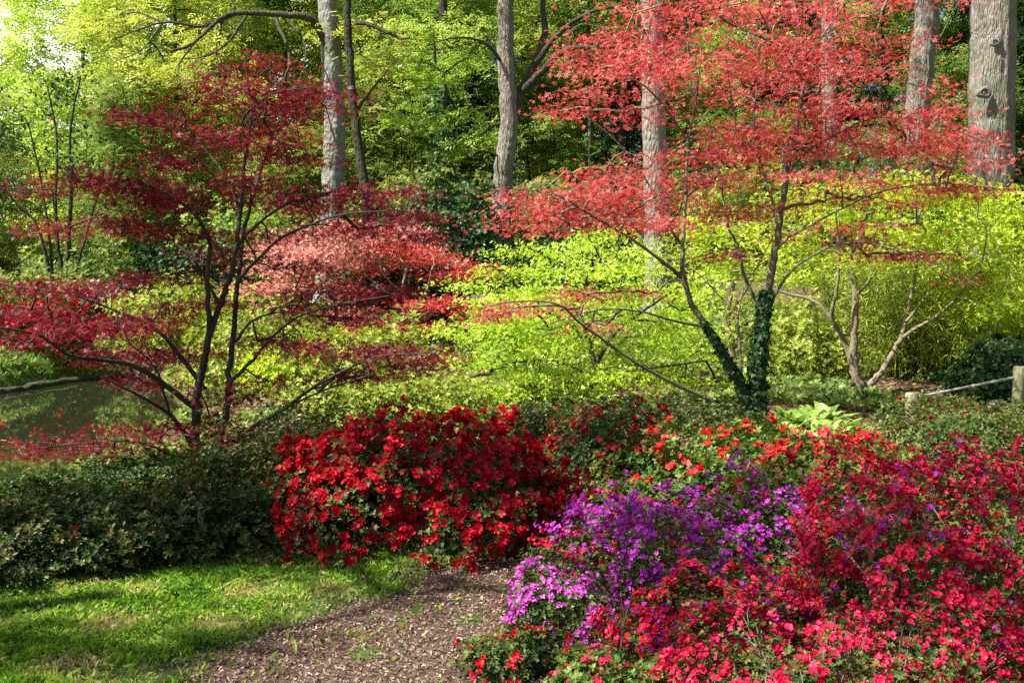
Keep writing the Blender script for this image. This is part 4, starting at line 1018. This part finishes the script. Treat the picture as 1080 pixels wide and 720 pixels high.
a = Acc(); a.inst(LEAF, pp - t.base, frames(np.stack([np.cos(an), np.sin(an), .4 + 0 * an], -1) + rng.normal(size=(n_, 3)) * .4), rng.uniform(.10, .18, n_)); a.build('ivy', M['ivy'], t.t)
finish(t, c_, 'bark_dark', 'wood_green', per=90)

# ---- woodland behind: four kinds, copied and turned
def wood_proto(name, h, cr, z0, ncl, per, mat, bark, r0, label, spread=.55, flat=.3, size=.16, lean=.0):
    b = np.zeros(3)
    t = Tree(name, label, 'tree', b, 'woodland trees behind the garden')
    t.limb([(0, 0, -.3), (.05, 0, h * .3), (-.1 + lean, .1, h * .6), (lean * 2, 0, h * .95)], r0, r0 * .25, bark, 'trunk', 9, 6, flare=.3)
    ctr = []
    for k in range(ncl):
        z = rng.uniform(z0, h); f = (z - z0) / (h - z0)
        R_ = cr * (math.sin(math.pi * (.12 + .8 * f)) ** .6)
        an = rng.uniform(0, 6.28); rr = R_ * math.sqrt(rng.uniform(.1, 1))
        ctr.append((lean * f + rr * math.cos(an), rr * math.sin(an), z))
    ctr = np.array(ctr)
    t.grow(ctr, bark, rt=.010, sag=.06, skip=5, rmax=.09, alpha=.35)
    t.leaves(ctr, mat, int(per * .62), spread, flat * .8, size * 1.9, SPRAY, up=.85, jit=.42, hang=.3, wl=1.6, tone=.55)
    return t.t
protoA = wood_proto('woodland_tree', 15, 3.6, 2.8, 110, 190, 'wood_yellow', 'bark_dark', .17, '')
protoB = wood_proto('woodland_tree', 17, 4.0, 4.0, 110, 190, 'wood_green', 'bark_dark', .20, '')
protoC = wood_proto('woodland_tree', 7.5, 2.6, .8, 70, 190, 'wood_green', 'bark_dark', .09, '', spread=.45, size=.13)
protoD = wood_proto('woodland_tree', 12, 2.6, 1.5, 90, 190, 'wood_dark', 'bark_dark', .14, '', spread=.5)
spots = [(protoA, 95, 42, 1, 'yellow green spring tree at the upper left beneath the sky gap'), (protoA, 190, 38, .95, 'yellow green tree left of the beech limbs'), (protoA, 300, 44, 1.05, 'yellow green tree behind the beech trunk'),
         (protoA, 425, 46, 1.1, 'yellow green tree in the gap left of the forked oak'), (protoA, 610, 50, 1.15, 'yellow green tree seen just right of the forked oak'), (protoA, 800, 52, 1.1, 'yellow green tree behind the top of the bright red maple'), (protoA, 20, 46, .62, 'small yellow green tree at the left edge'),
         (protoB, 250, 55, 1.0, 'tall green tree deep in the wood left of the beech'), (protoB, 500, 56, 1.05, 'tall green tree deep in the wood behind the forked oak'), (protoB, 720, 58, 1.1, 'tall green tree deep in the wood behind the pale trunk'), (protoB, 900, 52, 1.1, 'tall green tree behind the red maple and the brown oak'), (protoB, 1010, 50, 1.1, 'tall green tree between the two right hand trunks'), (protoB, 1110, 46, 1.0, 'tall green tree past the massive oak at the right edge'), (protoB, 390, 60, 1.1, 'tall green tree far behind the leaning trunk'),
         (protoC, 150, 36, .9, 'low leafy tree behind the young conifer'), (protoC, 420, 38, 1, 'low leafy tree right of the leaning trunk'), (protoC, 560, 40, 1, 'low leafy tree behind the forked oak foot'), (protoC, 760, 38, 1, 'low leafy tree between pale trunk and ivy maple'), (protoC, 1000, 38, 1, 'low leafy tree behind the golden acer'), (protoC, -30, 34, .85, 'low leafy tree cut by the left edge'), (protoC, 320, 36, .8, 'low leafy tree left of the beech foot'),
         (protoD, 230, 46, .9, 'dark evergreen tree behind the dark maple'), (protoD, 470, 44, .9, 'dark evergreen tree behind the ivy wrapped trunk'), (protoD, 660, 46, .95, 'dark evergreen tree left of the pale trunk'), (protoD, 850, 44, .9, 'dark evergreen tree above the ivy maple'), (protoD, 1070, 42, .9, 'dark evergreen tree at the right edge'), (protoD, 60, 50, .6, 'dark evergreen tree low at the left'), (protoD, 590, 60, 1.2, 'dark evergreen tree deep in the wood')]
protoE = wood_proto('slim_tree', 15, 1.8, 8.0, 26, 150, 'wood_green', 'bark_limb', .13, '')
spots += [(protoE, px, d, s_, lab) for px, d, s_, lab in [(418, 40, 1.0, 'slim bare trunk just right of the leaning tree'), (445, 44, 1.1, 'slim bare trunk left of the ivy wrapped trunk'), (492, 39, .95, 'slim bare trunk close to the left of the forked oak'),
          (590, 43, 1.05, 'slim bare trunk in the gap right of the forked oak'), (622, 38, .9, 'slim bare trunk seen under the red maple canopy'), (655, 42, 1.0, 'slim bare trunk just left of the tall pale trunk'), (735, 45, 1.05, 'slim bare trunk right of the tall pale trunk'),
          (925, 42, 1.0, 'slim bare trunk left of the brown oak'), (1008, 44, 1.1, 'slim bare trunk between the brown oak and the massive oak'), (140, 45, .9, 'slim bare trunk behind the young conifer'), (215, 47, 1.0, 'slim bare trunk above the dark maple on the left'), (285, 41, 1.0, 'slim bare trunk left of the grey beech')]]
seen = set()
for k, (pr, px, d, s_, lab) in enumerate(spots):
    o = pr if pr.name not in seen else copy_tree(pr)
    seen.add(pr.name)
    x_ = (px - 540) / F * d
    o.location = (x_, d, float(H(x_, d)))
    o.rotation_euler = (0, 0, k * 2.399)
    o.scale = (s_, s_, s_ * (1 + .08 * math.sin(k * 3.1)))
    o['label'] = lab
# the far wood closing the view
n = 70000
x = rng.uniform(-50, 60, n); y = rng.uniform(64, 84, n)
topz = 18 + 3 * np.sin(x * .31) + 2 * np.sin(x * .77 + 1) - 9 * ss(-22, -32, x)
z = H(x, y) + rng.uniform(0, 1, n) ** .8 * topz
q = np.stack([x, y, z], -1); k_ = snoise(q, 5.0, 77) + .6 * snoise(q, 2.0, 78) > -.2; q = q[k_]
a = Acc(); a.inst(LEAF, q, frames(norm(np.array([0, -.3, .7]) + rng.normal(size=q.shape) * .6)), rng.uniform(.3, .55, len(q)), np.clip(.5 + .35 * snoise(q, 4, 80) + rng.normal(size=len(q)) * .2, 0, 1))
kind(a.build('far_woodland', M['wood_far_shaded']), 'stuff')

# ------------------------------------------------------------------ pond edging, fence, rocks
a = Acc()
cpts = np.array([(-12.5, 20.35), (-11, 20.4), (-10.1, 20.6), (-9.75, 21.2), (-9.62, 22.2), (-9.35, 23.6), (-8.9, 24.45), (-8.3, 24.6)])
cc = catmull(np.column_stack([cpts, np.full(len(cpts), WATER + .08)]), 5)
wid = .17
prof = np.array([(-.14, -.35), (-.12, -.01), (-.05, .02), (.06, .015), (.10, -.02), (.15, -.35)])
tan = norm(np.gradient(cc, axis=0)); nor = np.stack([-tan[:, 1], tan[:, 0], 0 * tan[:, 0]], -1)
v = cc[:, None] + prof[None, :, :1] * nor[:, None] + prof[None, :, 1:] * np.array([0, 0, 1.]) + rng.normal(size=(len(cc), 6, 3)) * .02
m_ = len(prof); i_ = np.arange(len(cc) - 1)[:, None] * m_; jj = np.arange(m_ - 1)[None]
a.add(v, np.stack([i_ + jj, i_ + jj + 1, i_ + m_ + jj + 1, i_ + m_ + jj], -1))
tag(a.build('pond_edging', M['edging']), 'curved weathered stone edging along the far side of the pond', 'edging')
# lush bank grass behind the edging
n = 9000
x = rng.uniform(-13, -8.6, n); y = rng.uniform(20.6, 25.5, n); ok = poly_sd(x, y, POND) > .12; x, y = x[ok], y[ok]; n = len(x)
b0 = np.stack([x, y, H(x, y)], -1); hh = rng.uniform(.05, .12, n)
side = np.stack([np.cos(x * 99), np.sin(x * 99), 0 * x], -1) * .012; tip = np.stack([rng.normal(size=n) * .05, rng.normal(size=n) * .05, hh], -1)
a = Acc(); a.add(np.stack([b0 - side, b0 + side, b0 + tip * .6 + side * .7, b0 + tip], 1), np.arange(4 * n).reshape(-1, 4), rng.uniform(.1, .8, n))
kind(a.build('bank_grass', M['grass']), 'stuff')

def box_post(acc, c, r, h, lean=(0, 0)):
    pts = [c + np.array([0, 0, -.2]), c + np.array([lean[0] * .5, lean[1] * .5, h * .5]), c + np.array([lean[0], lean[1], h - .02]), c + np.array([lean[0], lean[1], h]), c + np.array([lean[0], lean[1], h + .001])]
    acc.tube(pts, [r, r, r, r * .85, .001], 12, lump=.03)
D = 13.2
p1 = at(961, 436, D); p1[2] = H(p1[0], p1[1]); p2 = at(1072, 455, D); p2[2] = H(p2[0], p2[1])
t = thing('rail_fence', 'low wooden rail fence with two posts at the right edge', 'fence', p1)
a = Acc(); box_post(a, p1 * 0, .075, float(at(961, 414, D)[2] - p1[2])); a.build('post', M['post_wood'], t, smooth=False)
a = Acc(); box_post(a, p2 - p1, .07, float(at(1072, 386, D)[2] - p2[2]), (.02, 0)); a.build('post', M['post_wood'], t, smooth=False)
a = Acc(); a.tube(np.array([at(950, 422, D + .1), at(975, 417, D), at(1020, 408, D - .02), at(1075, 397, D)]) - p1, [.012, .016, .016, .018], 8, lump=.08); a.build('rail', M['rail_wood'], t)

def rock(px, py, d, s, label, seed):
    r = np.random.default_rng(seed); c = at(px, py, d); c[2] = H(c[0], c[1])
    m_, n_ = 9, 16
    th = np.linspace(.02, math.pi * .62, m_)[:, None]; ph = np.linspace(0, 2 * math.pi, n_, endpoint=False)[None]
    u = np.stack([np.sin(th) * np.cos(ph), np.sin(th) * np.sin(ph), np.cos(th) * np.ones_like(ph)], -1)
    k = 1 + .22 * snoise(u.reshape(-1, 3), 1.3, seed).reshape(m_, n_) + .1 * snoise(u.reshape(-1, 3), .5, seed + 1).reshape(m_, n_)
    v = u * k[..., None] * np.array([s, s * .8, s * .6])
    i_ = np.arange(m_ - 1)[:, None] * n_; jj = np.arange(n_)[None]
    a = Acc(); a.add(v, np.stack([i_ + jj, i_ + n_ + jj, i_ + n_ + (jj + 1) % n_, i_ + (jj + 1) % n_], -1))
    o = a.build('rock', M['rock']); o.location = tuple(c)
    tag(o, label, 'rock', 'rocks by the fence')
rock(1052, 436, 13.8, .32, 'largest pale rock on the bank below the rail', 601)
rock(1066, 452, 12.8, .2, 'small pale rock in front of the right hand fence post', 602)
rock(1032, 428, 14.4, .22, 'flat pale rock between the two fence posts', 603)

# ------------------------------------------------------------------ tree left of the camera whose crown shades the lawn and hedge
def shade_tree(base, targets, label):
    b = np.array([*base, 0.]); t = Tree('shade_tree', label, 'tree', b)
    t.limb([b + [0, 0, -.2], b + [.1, 0, 3], b + [0, .3, 7], b + [.2, .3, 10]], .28, .08, 'bark_grey', 'trunk', 12, flare=.3)
    ctr = []
    for (x, y, z, r_, n_, hgt) in targets:
        u = norm(rng.normal(size=(n_, 3))) * rng.uniform(size=(n_, 1)) ** .4 * np.array([r_, r_, r_ * .5])
        ctr.append(np.array([x, y, z]) + SD * ((hgt - z) / SD[2]) + u)
    ctr = np.concatenate(ctr)
    t.grow(ctr, 'bark_grey', rt=.006, skip=8, rmax=.04)
    t.leaves(ctr, 'wood_green', 42, .20, .10, .10, LEAF, up=.8, jit=.5)
shade_tree((-9.5, 2.5), [(-3.2, 7.2, .2, .9, 26, 8.2), (-2.0, 7.1, .3, .8, 30, 8.0), (-1.7, 8.0, .5, .8, 24, 8.4), (-.9, 7.2, .5, .6, 11, 8.6), (-2.6, 9.3, 2.2, .7, 12, 8.4), (-1.9, 9.4, 1.0, .6, 14, 8.0), (-.3, 7.3, .3, .45, 9, 8.6), (-1.5, 6.6, .1, .4, 10, 7.6), (.1, 7.0, .2, .4, 12, 8.8), (-2.8, 6.6, .1, .4, 10, 8.0)], 'broadleaf tree standing left of the viewer, its crown shading the hedge')
shade_tree((-7.5, -1.5), [(-2.4, 4.9, 0, .5, 14, 9.0), (-1.4, 5.0, 0, .45, 10, 9.2), (-.5, 6.2, 0, .35, 8, 9.0), (.4, 7.1, .1, .5, 16, 9.4), (.9, 5.8, .3, .4, 12, 9.2), (1.5, 4.6, .5, .45, 14, 9.2), (2.0, 5.2, .6, .4, 10, 9.4), (1.5, 6.6, .4, .45, 12, 9.4), (.7, 4.7, .2, .3, 8, 9.2), (2.4, 4.4, .5, .4, 10, 9.4), (.9, 8.4, .5, .5, 14, 9.4)], 'broadleaf tree beside the viewer, its crown dappling the path')
